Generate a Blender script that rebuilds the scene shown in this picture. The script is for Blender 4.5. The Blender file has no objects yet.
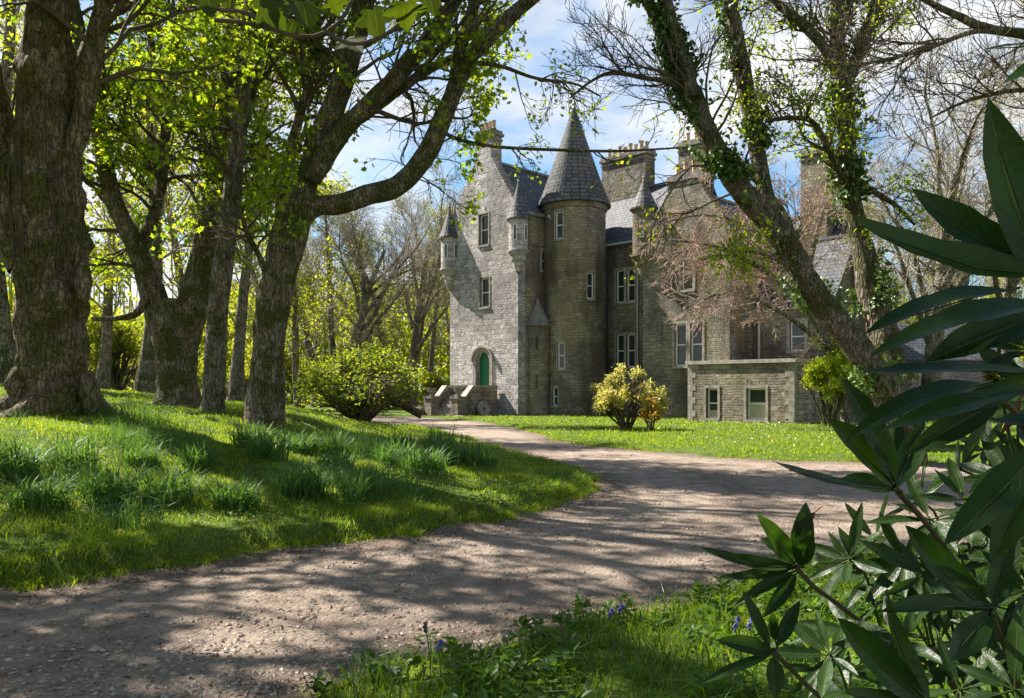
import bpy, bmesh, math, random
import numpy as np
from mathutils import Vector, Matrix
from mathutils.geometry import delaunay_2d_cdt
rad = math.radians
scene = bpy.context.scene
COL = scene.collection
# ------------------------------------------------------------------ camera, sky, sun, exposure
FPX, CX, HY, CAMZ = 800.0, 512.0, 388.0, 1.6
cam_d = bpy.data.cameras.new('camera'); cam = bpy.data.objects.new('camera', cam_d); COL.objects.link(cam)
cam.location = (0, 0, CAMZ); cam.rotation_euler = (rad(90), 0, 0)
cam_d.sensor_width = 36.0; cam_d.lens = 36.0*FPX/1024.0
cam_d.shift_y = (HY-349.0)/1024.0
cam_d.clip_start = 0.05; cam_d.clip_end = 3000
scene.camera = cam
SUN_DIR = Vector((-0.848, 0.530, 0.0)).normalized(); SUN_EL = rad(47)
world = bpy.data.worlds.new('World'); scene.world = world; world.use_nodes = True
def build_world():
    nt = world.node_tree; nt.nodes.clear(); N = nt.nodes.new; L = nt.links.new
    out = N('ShaderNodeOutputWorld'); bg = N('ShaderNodeBackground'); bg.inputs[1].default_value = 0.05
    sky = N('ShaderNodeTexSky'); sky.sky_type = 'NISHITA'; sky.sun_disc = False
    sky.sun_elevation = SUN_EL; sky.sun_rotation = math.atan2(SUN_DIR.x, SUN_DIR.y)
    sky.air_density = 1.0; sky.dust_density = 0.6; sky.ozone_density = 2.0
    tc = N('ShaderNodeTexCoord'); mp = N('ShaderNodeMapping'); mp.inputs['Scale'].default_value = (1, 1, 1.9)
    mp.inputs['Location'].default_value = (0.35, 0.1, 0.42)
    n1 = N('ShaderNodeTexNoise'); n1.inputs['Scale'].default_value = 3.1; n1.inputs['Detail'].default_value = 9; n1.inputs['Roughness'].default_value = .56
    n1.inputs['Distortion'].default_value = .25
    rp = N('ShaderNodeValToRGB'); rp.color_ramp.elements[0].position = .37; rp.color_ramp.elements[1].position = .54
    n2 = N('ShaderNodeTexNoise'); n2.inputs['Scale'].default_value = 6; n2.inputs['Detail'].default_value = 6
    rc = N('ShaderNodeValToRGB'); rc.color_ramp.elements[0].position = .3; rc.color_ramp.elements[1].position = .65
    rc.color_ramp.elements[0].color = (.62, .66, .72, 1); rc.color_ramp.elements[1].color = (1, 1, 1, 1)
    sc = N('ShaderNodeMix'); sc.data_type = 'RGBA'; sc.blend_type = 'MULTIPLY'; sc.inputs[0].default_value = 1
    sc.inputs[7].default_value = (7.4, 7.4, 7.3, 1)
    mx = N('ShaderNodeMix'); mx.data_type = 'RGBA'
    sb = N('ShaderNodeMix'); sb.data_type = 'RGBA'; sb.blend_type = 'MULTIPLY'; sb.inputs[0].default_value = 1
    sb.inputs[7].default_value = (.80, 1.10, 1.22, 1)
    L(tc.outputs['Generated'], mp.inputs[0]); L(mp.outputs[0], n1.inputs[0]); L(mp.outputs[0], n2.inputs[0])
    L(n1.outputs[0], rp.inputs[0]); L(n2.outputs[0], rc.inputs[0]); L(rc.outputs[0], sc.inputs[6])
    L(sky.outputs[0], sb.inputs[6])
    sx = N('ShaderNodeSeparateXYZ'); L(tc.outputs['Generated'], sx.inputs[0]); rz = N('ShaderNodeValToRGB'); L(sx.outputs[2], rz.inputs[0])
    rz.color_ramp.elements[0].position = .44; rz.color_ramp.elements[0].color = (1, 1, 1, 1); rz.color_ramp.elements[1].position = .62; rz.color_ramp.elements[1].color = (0.05, 0.05, 0.05, 1)
    mm = N('ShaderNodeMath'); mm.operation = 'MULTIPLY'; L(rp.outputs[0], mm.inputs[0]); L(rz.outputs[0], mm.inputs[1]); L(mm.outputs[0], mx.inputs[0]); L(sb.outputs[2], mx.inputs[6]); L(sc.outputs[2], mx.inputs[7])
    L(mx.outputs[2], bg.inputs[0]); L(bg.outputs[0], out.inputs[0])
build_world()
sun_d = bpy.data.lights.new('sun', 'SUN'); sun_d.energy = 5.0; sun_d.angle = rad(.53); sun_d.color = (1, .94, .84)
sun = bpy.data.objects.new('sun', sun_d); COL.objects.link(sun)
sv = Vector((SUN_DIR.x*math.cos(SUN_EL), SUN_DIR.y*math.cos(SUN_EL), math.sin(SUN_EL)))
sun.rotation_euler = sv.to_track_quat('Z', 'Y').to_euler(); sun.location = sv*80
scene.view_settings.view_transform = 'Standard'; scene.view_settings.look = 'None'
scene.view_settings.gamma = 1; scene.view_settings.exposure = 1.62
scene.view_settings.use_curve_mapping = False
scene.render.engine = 'CYCLES'
cy = scene.cycles
cy.max_bounces = 8; cy.diffuse_bounces = 6; cy.glossy_bounces = 2; cy.transmission_bounces = 4; cy.transparent_max_bounces = 6
cy.sample_clamp_indirect = 6; cy.use_denoising = True; cy.caustics_reflective = False; cy.caustics_refractive = False
scene.render.use_persistent_data = False
# ------------------------------------------------------------------ helpers
RNG = np.random.default_rng(7)
def norm(v):
    return v/np.maximum(np.linalg.norm(v, axis=-1, keepdims=True), 1e-9)
def smooth(x, a=0.0, b=1.0):
    t = np.clip((x-a)/(b-a), 0, 1); return t*t*(3-2*t)
def hash3(i, j, k, s):
    n = (i*73856093) ^ (j*19349663) ^ (k*83492791) ^ (s*2654435)
    n = (n ^ (n >> 13))*1274126177; n = n & 0x7fffffff
    n = (n ^ (n >> 15))*668265263; n = n & 0x7fffffff
    return (n % 100003)/100003.0
def vnoise(p, seed=0):
    p = np.asarray(p, float); ip = np.floor(p).astype(np.int64); f = p-ip; f = f*f*(3-2*f)
    r = np.zeros(p.shape[:-1])
    for dx in (0, 1):
        for dy in (0, 1):
            for dz in (0, 1):
                w = (f[..., 0] if dx else 1-f[..., 0])*(f[..., 1] if dy else 1-f[..., 1])*(f[..., 2] if dz else 1-f[..., 2])
                r += w*hash3(ip[..., 0]+dx, ip[..., 1]+dy, ip[..., 2]+dz, seed)
    return r*2-1
def noise2(x, y, sc, seed=0):
    p = np.stack([np.asarray(x)*sc, np.asarray(y)*sc, np.zeros_like(np.asarray(x, float))+.37], -1)
    return vnoise(p, seed)
class MB:
    """collects verts and faces (arrays of k-gons) for ONE mesh"""
    def __init__(s): s.v = []; s.f = []; s.n = 0; s.uv = []
    def add(s, V, *faces, uv=None):
        V = np.asarray(V, float).reshape(-1, 3); s.v.append(V)
        for F in faces:
            F = np.asarray(F, np.int64)
            if F.size: s.f.append(F+s.n)
        s.n += len(V); return s
    def box(s, c, t, n, w, d, h):
        c = np.array(c, float); t = np.array(t, float)*w/2; n = np.array(n, float)*d/2; z = np.array((0, 0, h/2.0))
        V = [c+a*t+b*n+e*z for e in (-1, 1) for a, b in ((-1, -1), (1, -1), (1, 1), (-1, 1))]
        F = [(0, 3, 2, 1), (4, 5, 6, 7), (0, 1, 5, 4), (1, 2, 6, 5), (2, 3, 7, 6), (3, 0, 4, 7)]
        if np.dot(np.cross(t, n), z) < 0: F = [f[::-1] for f in F]
        return s.add(V, F)
    def aabb(s, x0, x1, y0, y1, z0, z1):
        return s.box(((x0+x1)/2, (y0+y1)/2, (z0+z1)/2), (1, 0, 0), (0, 1, 0), x1-x0, y1-y0, z1-z0)
    def prism(s, poly, d):
        """poly: list of 3D pts (planar, any order), extruded by vector d"""
        P = np.array(poly, float); d = np.array(d, float); n = len(P)
        nm = np.zeros(3)
        for i in range(n): nm += np.cross(P[i], P[(i+1) % n])
        if np.dot(nm, d) < 0: P = P[::-1]
        V = np.vstack([P, P+d])
        sides = [(i, (i+1) % n, n+(i+1) % n, n+i) for i in range(n)]
        return s.add(V, [list(range(n))[::-1]], [list(range(n, 2*n))], sides)
    def lathe(s, c, prof, n=24, a0=0.0, a1=None, phase=0.0):
        c = np.array(c, float); K = len(prof); full = a1 is None
        A = (np.arange(n)*2*math.pi/n+phase) if full else np.linspace(a0, a1, n)
        R = np.array([p[0] for p in prof]); Z = np.array([p[1] for p in prof])
        V = np.stack([R[:, None]*np.cos(A), R[:, None]*np.sin(A), np.repeat(Z[:, None], n, 1)], -1)+c
        m = n if full else n-1
        F = [(k*n+j, k*n+(j+1) % n, (k+1)*n+(j+1) % n, (k+1)*n+j) for k in range(K-1) for j in range(m)]
        s.add(V, F)
        if full:
            s.f.append(np.array([list(range(n))[::-1]])+s.n-K*n); s.f.append(np.array([list(range((K-1)*n, K*n))])+s.n-K*n)
        return s
    def tubes(s, P, R, S=6, amp=0.0, fr=1.0, seed=0, cap=True):
        P = np.asarray(P, float); R = np.asarray(R, float)
        if P.ndim == 2: P = P[None]; R = R[None]
        N, K, _ = P.shape
        T = norm(np.gradient(P, axis=1)); md = norm(T.mean(1))
        ref = np.where(np.abs(md[:, 2:3]) < .75, np.array([[0, 0, 1.0]]), np.array([[1.0, 0.13, 0]]))
        n1 = norm(np.cross(T, ref[:, None, :])); n2 = np.cross(T, n1)
        a = np.arange(S)*2*math.pi/S
        D = np.cos(a)[None, None, :, None]*n1[:, :, None, :]+np.sin(a)[None, None, :, None]*n2[:, :, None, :]
        rr = R[:, :, None, None]*np.ones((1, 1, S, 1))
        V = P[:, :, None, :]+D*rr
        if amp:
            q = V*fr
            g = vnoise(q, seed)*.6+vnoise(q*2.3, seed+1)*.35+vnoise(q*np.array([6, 6, 2.5]), seed+2)*.18
            V = V+D*(rr*amp)*g[..., None]
        base = (np.arange(N)*K*S)[:, None, None]
        k = np.arange(K-1)[None, :, None]; j = np.arange(S)[None, None, :]; jn = (j+1) % S
        F = np.stack([base+k*S+j, base+k*S+jn, base+(k+1)*S+jn, base+(k+1)*S+j], -1).reshape(-1, 4)
        fs = [F]
        if cap:
            fs.append(((np.arange(N)*K*S)[:, None]+(K-1)*S+np.arange(S)[None, :]))
        return s.add(V, *fs)
    def leaves(s, pos, dirv, nrm, size, tmpl):
        """instances of a template (verts (M,3): x across, y along, z up; faces)"""
        T, FS = tmpl; y = norm(dirv); x = norm(np.cross(y, nrm)); z = np.cross(x, y)
        size = np.broadcast_to(np.asarray(size, float), (len(pos),))
        V = pos[:, None, :]+size[:, None, None]*(T[None, :, 0:1]*x[:, None, :]+T[None, :, 1:2]*y[:, None, :]+T[None, :, 2:3]*z[:, None, :])
        off = (np.arange(len(pos))*len(T))[:, None, None]
        return s.add(V, *[(off+np.asarray(F)[None]).reshape(-1, len(F[0])) for F in FS])
    def mesh(s, name, mat=None, sm=False, uv=None):
        me = bpy.data.meshes.new(name); V = np.vstack(s.v) if s.v else np.zeros((0, 3))
        me.vertices.add(len(V)); me.vertices.foreach_set('co', V.astype(np.float32).ravel())
        idx = np.concatenate([f.ravel() for f in s.f]); tot = np.concatenate([np.full(len(f), f.shape[1]) for f in s.f])
        me.loops.add(len(idx)); me.loops.foreach_set('vertex_index', idx.astype(np.int32))
        me.polygons.add(len(tot)); st = np.concatenate([[0], np.cumsum(tot)[:-1]])
        me.polygons.foreach_set('loop_start', st.astype(np.int32))
        try: me.polygons.foreach_set('loop_total', tot.astype(np.int32))
        except Exception: pass
        me.update(calc_edges=True); me.validate()
        me.shade_smooth() if sm else me.shade_flat()
        if uv is not None: add_uv(me, uv)
        if mat: me.materials.append(mat)
        return me
    def build(s, name, mat, parent=None, sm=False, uv=None):
        return link(name, s.mesh(name, mat, sm, uv), parent)
def add_uv(me, mode):
    """planar metres on each face ('box'), or unrolled round an upright axis ((cx, cy, r))"""
    lay = me.uv_layers.new(name='UVMap'); n = len(me.loops)
    co = np.zeros(len(me.vertices)*3); me.vertices.foreach_get('co', co); co = co.reshape(-1, 3)
    li = np.zeros(n, np.int32); me.loops.foreach_get('vertex_index', li)
    pn = np.zeros(len(me.polygons)*3); me.polygons.foreach_get('normal', pn); pn = pn.reshape(-1, 3)
    lt = np.zeros(len(me.polygons), np.int32); me.polygons.foreach_get('loop_total', lt)
    fi = np.repeat(np.arange(len(lt)), lt); p = co[li]; m = pn[fi]
    if mode == 'box':
        h = np.hypot(m[:, 0], m[:, 1]); flat = h < .15
        t = np.stack([-m[:, 1], m[:, 0], 0*h], -1)/np.maximum(h, 1e-6)[:, None]
        t[flat] = (1, 0, 0); b = np.cross(m, t); b[flat] = (0, 1, 0)
        u = (p*t).sum(1); v = (p*b).sum(1)+.37*np.round(m[:, 0]*3)
    else:
        cx, cy_, r = mode; cen = np.zeros((len(lt), 3)); np.add.at(cen, fi, p); cen /= lt[:, None]
        ac = np.arctan2(cen[:, 1]-cy_, cen[:, 0]-cx)[fi]; a = np.arctan2(p[:, 1]-cy_, p[:, 0]-cx)
        d = (a-ac+math.pi) % (2*math.pi)-math.pi; u = (ac+d)*r; v = p[:, 2].copy()
        dead = np.hypot(p[:, 0]-cx, p[:, 1]-cy_) < 1e-4; u[dead] = ac[dead]*r
    lay.data.foreach_set('uv', np.stack([u, v], -1).astype(np.float32).ravel())
def link(name, me, parent=None):
    o = bpy.data.objects.new(name, me); COL.objects.link(o)
    if parent is not None: o.parent = parent
    return o
def empty(name, loc=(0, 0, 0), rz=0.0):
    o = bpy.data.objects.new(name, None); COL.objects.link(o); o.location = loc; o.rotation_euler = (0, 0, rz)
    o.empty_display_size = .3; return o
def tag(o, label=None, cat=None, group=None, kind=None):
    if label: o['label'] = label
    if cat: o['category'] = cat
    if group: o['group'] = group
    if kind: o['kind'] = kind
    return o
def copy_tree(o, parent=None):
    c = o.copy(); COL.objects.link(c)
    if parent is not None: c.parent = parent
    for ch in list(o.children): copy_tree(ch, c)
    return c
def bool_cut(me, cutters):
    """cut openings in a mesh datablock"""
    a = bpy.data.objects.new('tmp_a', me); COL.objects.link(a)
    b = bpy.data.objects.new('tmp_b', cutters.mesh('tmp_c')); COL.objects.link(b)
    md = a.modifiers.new('b', 'BOOLEAN'); md.object = b; md.operation = 'DIFFERENCE'; md.solver = 'EXACT'; md.use_self = True
    dg = bpy.context.evaluated_depsgraph_get(); dg.update()
    out = bpy.data.meshes.new_from_object(a.evaluated_get(dg))
    bpy.data.objects.remove(a); bpy.data.objects.remove(b)
    return out
# ------------------------------------------------------------------ materials
class NT:
    def __init__(s, name):
        s.m = bpy.data.materials.new(name); s.m.use_nodes = True; s.t = s.m.node_tree; s.t.nodes.clear()
        s.out = s.N('ShaderNodeOutputMaterial')
    def N(s, typ, **kw):
        n = s.t.nodes.new(typ)
        for k, v in kw.items(): setattr(n, k, v)
        return n
    def L(s, a, b): s.t.links.new(a, b)
    def setin(s, n, i, v):
        if hasattr(v, 'is_output') or isinstance(v, bpy.types.NodeSocket): s.L(v, n.inputs[i])
        else: n.inputs[i].default_value = v
    def tc(s, which='Object', scale=(1, 1, 1), loc=(0, 0, 0)):
        t = s.N('ShaderNodeTexCoord'); m = s.N('ShaderNodeMapping'); m.inputs['Scale'].default_value = scale; m.inputs['Location'].default_value = loc
        s.L(t.outputs[which], m.inputs[0]); return m.outputs[0]
    def geo(s, scale=(1, 1, 1)):
        t = s.N('ShaderNodeNewGeometry'); m = s.N('ShaderNodeMapping'); m.inputs['Scale'].default_value = scale
        s.L(t.outputs['Position'], m.inputs[0]); return m.outputs[0]
    def noise(s, vec, sc, det=5, rough=.55, dist=0.0, out=0):
        n = s.N('ShaderNodeTexNoise'); s.L(vec, n.inputs['Vector']); n.inputs['Scale'].default_value = sc
        n.inputs['Detail'].default_value = det; n.inputs['Roughness'].default_value = rough; n.inputs['Distortion'].default_value = dist
        return n.outputs[out]
    def vor(s, vec, sc, feat='F1', out=0):
        n = s.N('ShaderNodeTexVoronoi', feature=feat); s.L(vec, n.inputs['Vector']); n.inputs['Scale'].default_value = sc; return n.outputs[out]
    def ramp(s, fac, stops):
        r = s.N('ShaderNodeValToRGB'); e = r.color_ramp.elements
        while len(e) < len(stops): e.new(.5)
        for i, (p, c) in enumerate(stops):
            e[i].position = p; e[i].color = (c, c, c, 1) if isinstance(c, (int, float)) else (*c, 1)
        s.L(fac, r.inputs[0]); return r.outputs[0]
    def mix(s, fac, a, b, mode='MIX'):
        m = s.N('ShaderNodeMix', data_type='RGBA', blend_type=mode)
        s.setin(m, 0, fac)
        for i, v in ((6, a), (7, b)): s.setin(m, i, (*v, 1) if isinstance(v, tuple) and len(v) == 3 else v)
        return m.outputs[2]
    def math(s, op, a, b=0.0):
        m = s.N('ShaderNodeMath', operation=op); s.setin(m, 0, a); s.setin(m, 1, b); return m.outputs[0]
    def bump(s, h, strength=.5, dist=.02, nrm=None):
        b = s.N('ShaderNodeBump'); b.inputs['Strength'].default_value = strength; b.inputs['Distance'].default_value = dist
        s.L(h, b.inputs['Height'])
        if nrm is not None: s.L(nrm, b.inputs['Normal'])
        return b.outputs[0]
    def bsdf(s, col, rough=.8, spec=.3, nrm=None, metal=0.0):
        p = s.N('ShaderNodeBsdfPrincipled'); s.setin(p, 'Base Color', (*col, 1) if isinstance(col, tuple) else col)
        s.setin(p, 'Roughness', rough); p.inputs['Specular IOR Level'].default_value = spec; p.inputs['Metallic'].default_value = metal
        if nrm is not None: s.L(nrm, p.inputs['Normal'])
        return p.outputs[0]
    def done(s, sh): s.L(sh, s.out.inputs[0]); return s.m
def leaf_mat(name, c1, c2, tr=.5, boost=(1.5, 1.6, .7), spec=.25, rough=.55, c3=None):
    t = NT(name); g = t.N('ShaderNodeNewGeometry'); r = g.outputs['Random Per Island']
    stops = [(0.0, c1), (1.0, c2)] if c3 is None else [(0.0, c1), (.75, c2), (1.0, c3)]
    c = t.ramp(r, stops)
    n = t.noise(t.geo(), .55, 2); c = t.mix(t.ramp(n, [(.35, 0.0), (.65, .55)]), c, c2)
    d = t.bsdf(c, rough, spec)
    x = t.N('ShaderNodeBsdfTranslucent'); t.L(t.mix(1.0, c, (*boost,), 'MULTIPLY'), x.inputs[0])
    m = t.N('ShaderNodeMixShader'); m.inputs[0].default_value = tr; t.L(d, m.inputs[1]); t.L(x.outputs[0], m.inputs[2])
    return t.done(m.outputs[0])
def bark_mat(name, base=(.13, .105, .075), moss=(.055, .075, .018), lich=(.33, .33, .27), mossy=.5, sc=1.0):
    t = NT(name); v = t.geo((1*sc, 1*sc, .3*sc)); w = t.geo()
    f = t.noise(v, 11, 10, .72, .6); r = t.vor(v, 15, 'DISTANCE_TO_EDGE'); fine = t.noise(w, 34, 8, .75)
    c = t.ramp(f, [(.34, tuple(x*.28 for x in base)), (.5, base), (.64, tuple(min(1, x*2.0) for x in base))])
    c = t.mix(t.ramp(fine, [(.36, .75), (.52, 0.0)]), c, tuple(x*.25 for x in base))
    ms = t.noise(w, 1.5, 10, .72); c = t.mix(t.ramp(ms, [(.62-.3*mossy, 0.0), (.68-.3*mossy, .9)]), c, t.mix(t.ramp(fine, [(.35, 0.0), (.65, 1.0)]), tuple(x*.4 for x in moss), tuple(x*2.0 for x in moss)))
    l = t.noise(w, 3.2, 10, .78); c = t.mix(t.ramp(l, [(.58, 0.0), (.63, .85)]), c, t.mix(t.ramp(fine, [(.4, 0.0), (.6, 1.0)]), tuple(x*.6 for x in lich), lich))
    c = t.mix(t.ramp(t.math('ADD', r, t.math('MULTIPLY', t.math('SUBTRACT', fine, .5), .5)), [(.0, .85), (.10, 0.0)]), c, tuple(x*.12 for x in base))
    h = t.math('ADD', t.math('MULTIPLY', t.ramp(r, [(0, 0.0), (.3, 1.0)]), .7), t.math('ADD', f, t.math('MULTIPLY', fine, .5)))
    return t.done(t.bsdf(c, .9, .15, t.bump(h, 1.0, .09)))
def stone_mat(name, ca, cb, mortar, bw=.5, rh=.23, moss=(.13, .14, .06), mossy=.3, bumpd=.05, stain=.6, rubble=.4, rust=.5):
    t = NT(name); uv = t.tc('UV'); w = t.geo()
    d = t.noise(uv, 1.7, 3, .5, 0, 1); ds = t.N('ShaderNodeVectorMath', operation='MULTIPLY_ADD')
    t.L(d, ds.inputs[0]); ds.inputs[1].default_value = (.26*rubble, .26*rubble, 0); t.L(uv, ds.inputs[2])
    d2 = t.noise(uv, 7, 3, .5, 0, 1); ds2 = t.N('ShaderNodeVectorMath', operation='MULTIPLY_ADD')
    t.L(d2, ds2.inputs[0]); ds2.inputs[1].default_value = (.09*rubble, .09*rubble, 0); t.L(ds.outputs[0], ds2.inputs[2]); q = ds2.outputs[0]
    def brick(bw_, rh_, off):
        b = t.N('ShaderNodeTexBrick', offset=off, squash=1.55, squash_frequency=3, offset_frequency=2)
        t.L(q, b.inputs['Vector']); b.inputs['Scale'].default_value = 1; b.inputs['Brick Width'].default_value = bw_; b.inputs['Row Height'].default_value = rh_
        b.inputs['Mortar Size'].default_value = .022; b.inputs['Mortar Smooth'].default_value = .6; b.inputs['Bias'].default_value = 0
        b.inputs['Color1'].default_value = (0, 0, 0, 1); b.inputs['Color2'].default_value = (1, 1, 1, 1); b.inputs['Mortar'].default_value = (.5, .5, .5, 1)
        return b
    b1 = brick(bw, rh, .43); b2 = brick(bw*.62, rh*.5, .37)
    sel = t.ramp(t.noise(uv, .9, 3), [(.5, 0.0), (.53, 1.0)])
    bc = t.mix(sel, b1.outputs[0], b2.outputs[0]); bf = t.mix(sel, b1.outputs[1], b2.outputs[1])
    n = t.noise(w, 3.5, 8, .65); fine = t.noise(w, 22, 6, .7)
    c = t.mix(bc, tuple(x*.6 for x in ca), tuple(x*1.18 for x in cb))
    c = t.mix(t.ramp(n, [(.35, .0), (.68, .5)]), c, tuple(min(1, x*1.35) for x in cb))
    c = t.mix(t.ramp(fine, [(.35, .45), (.6, 0.0)]), c, tuple(x*.42 for x in ca))
    c = t.mix(t.math('MULTIPLY', bf, .8), c, t.mix(t.ramp(n, [(.4, 0.0), (.6, 1.0)]), tuple(x*.35 for x in ca), mortar))
    st = t.noise(t.geo((1, 1, .22)), .75, 5, .6)
    c = t.mix(t.ramp(st, [(.46, 0.0), (.62, stain)]), c, tuple(x*.38 for x in ca))
    ms = t.noise(w, .42, 7, .62); c = t.mix(t.ramp(ms, [(.6-.35*mossy, 0.0), (.75-.3*mossy, .65)]), c, t.mix(t.noise(w, 9, 4), moss, tuple(x*1.7 for x in moss)))
    pl = t.noise(w, 1.9, 6, .7); c = t.mix(t.ramp(pl, [(.60, 0.0), (.68, .6)]), c, (.56, .54, .47))
    ru = t.noise(t.geo((1.3, 1.3, .25)), .55, 6, .62); c = t.mix(t.ramp(ru, [(.58, 0.0), (.68, rust)]), c, (.24, .135, .06))
    bg_ = t.noise(w, .42, 6, .65); c = t.mix(t.ramp(bg_, [(.42, .6), (.54, 0.0)]), c, tuple(x*.5 for x in ca))
    inv = t.math('SUBTRACT', 1.0, bf)
    h = t.math('ADD', t.math('MULTIPLY', inv, .8), t.math('ADD', t.math('MULTIPLY', bc, .5), t.math('ADD', t.math('MULTIPLY', n, .8), t.math('MULTIPLY', fine, .5))))
    return t.done(t.bsdf(c, .9, .2, t.bump(h, 1.0, bumpd*1.6)))
def slate_mat(name, ca, cb, rough=.5):
    t = NT(name); uv = t.tc('UV'); w = t.geo()
    b = t.N('ShaderNodeTexBrick', offset=.5, squash=1.2, squash_frequency=2); t.L(uv, b.inputs['Vector']); b.inputs['Scale'].default_value = 1
    b.inputs['Brick Width'].default_value = .3; b.inputs['Row Height'].default_value = .24; b.inputs['Mortar Size'].default_value = .03; b.inputs['Mortar Smooth'].default_value = .3
    b.inputs['Color1'].default_value = (0, 0, 0, 1); b.inputs['Color2'].default_value = (1, 1, 1, 1); b.inputs['Mortar'].default_value = (.2, .2, .2, 1)
    c = t.mix(b.outputs[0], ca, cb); c = t.mix(t.math('MULTIPLY', b.outputs[1], .8), c, tuple(x*.3 for x in ca))
    n = t.noise(w, 2.3, 6, .7); c = t.mix(t.ramp(n, [(.52, 0.0), (.72, .5)]), c, tuple(x*1.5 for x in cb))
    ms = t.noise(w, .8, 5); c = t.mix(t.ramp(ms, [(.55, 0.0), (.75, .35)]), c, (.17, .16, .08))
    h = t.math('ADD', t.math('MULTIPLY', b.outputs[0], .6), t.math('SUBTRACT', 1.0, b.outputs[1]))
    return t.done(t.bsdf(c, rough, .2, t.bump(h, .8, .03)))
def plain_mat(name, c, rough=.5, spec=.4, var=.25, sc=8, bumps=.0, metal=0.0):
    t = NT(name); w = t.geo(); n = t.noise(w, sc, 5, .6)
    col = t.mix(t.ramp(n, [(.3, 0.0), (.7, 1.0)]), tuple(x*(1-var) for x in c), tuple(min(1, x*(1+var)) for x in c))
    return t.done(t.bsdf(col, rough, spec, t.bump(n, .4, bumps) if bumps else None, metal))
def ground_mat():
    t = NT('turf_soil'); w = t.geo(); n = t.noise(w, 3, 7, .65); m = t.noise(w, 40, 5, .7); b = t.noise(w, .5, 4)
    c = t.mix(t.ramp(n, [(.35, 0.0), (.65, 1.0)]), (.06, .11, .014), (.13, .19, .028)); c = t.mix(t.ramp(m, [(.35, .7), (.6, 0.0)]), c, (.022, .026, .010))
    c = t.mix(t.ramp(b, [(.5, 0.0), (.7, .4)]), c, (.12, .13, .035))
    return t.done(t.bsdf(c, .95, .1, t.bump(m, .7, .04)))
def gravel_mat():
    t = NT('gravel'); w = t.geo(); f = t.noise(w, 34, 8, .72); g = t.vor(w, 26); g2 = t.vor(w, 60, 'F1', 1); big = t.noise(w, .8, 6, .6); mid = t.noise(w, 3.2, 6, .62)
    c = t.mix(t.ramp(f, [(.32, 0.0), (.62, 1.0)]), (.20, .132, .088), (.57, .445, .34))
    c = t.mix(.28, c, t.mix(g2, (.22, .18, .155), (.46, .40, .36)))
    c = t.mix(t.ramp(mid, [(.44, 0.0), (.64, .6)]), c, (.14, .092, .062))
    c = t.mix(t.ramp(big, [(.48, 0.0), (.7, .5)]), c, (.42, .345, .285))
    ed = t.N('ShaderNodeAttribute', attribute_name='edge_dist').outputs['Fac']; ed = t.math('ADD', ed, t.math('MULTIPLY', t.math('SUBTRACT', mid, .5), 1.1))
    tr = t.ramp(t.math('DIVIDE', ed, 5.0), [(.0, .85), (.10, .55), (.17, .0), (.34, .0), (.42, .45), (.50, .45), (.58, .0)]); c = t.mix(tr, c, t.mix(f, (.07, .045, .03), (.26, .19, .14)))
    h = t.math('ADD', t.math('MULTIPLY', f, 1.0), t.math('ADD', t.math('MULTIPLY', g, -.5), t.math('MULTIPLY', mid, 2.0)))
    return t.done(t.bsdf(c, .92, .2, t.bump(h, 1.0, .06)))
def stonebit_mat():
    t = NT('pebble'); g = t.N('ShaderNodeNewGeometry'); c = t.ramp(g.outputs['Random Per Island'], [(0, (.14, .10, .08)), (.5, (.27, .215, .17)), (.95, (.36, .30, .25)), (1, (.44, .39, .34))])
    return t.done(t.bsdf(c, .85, .25))
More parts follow.
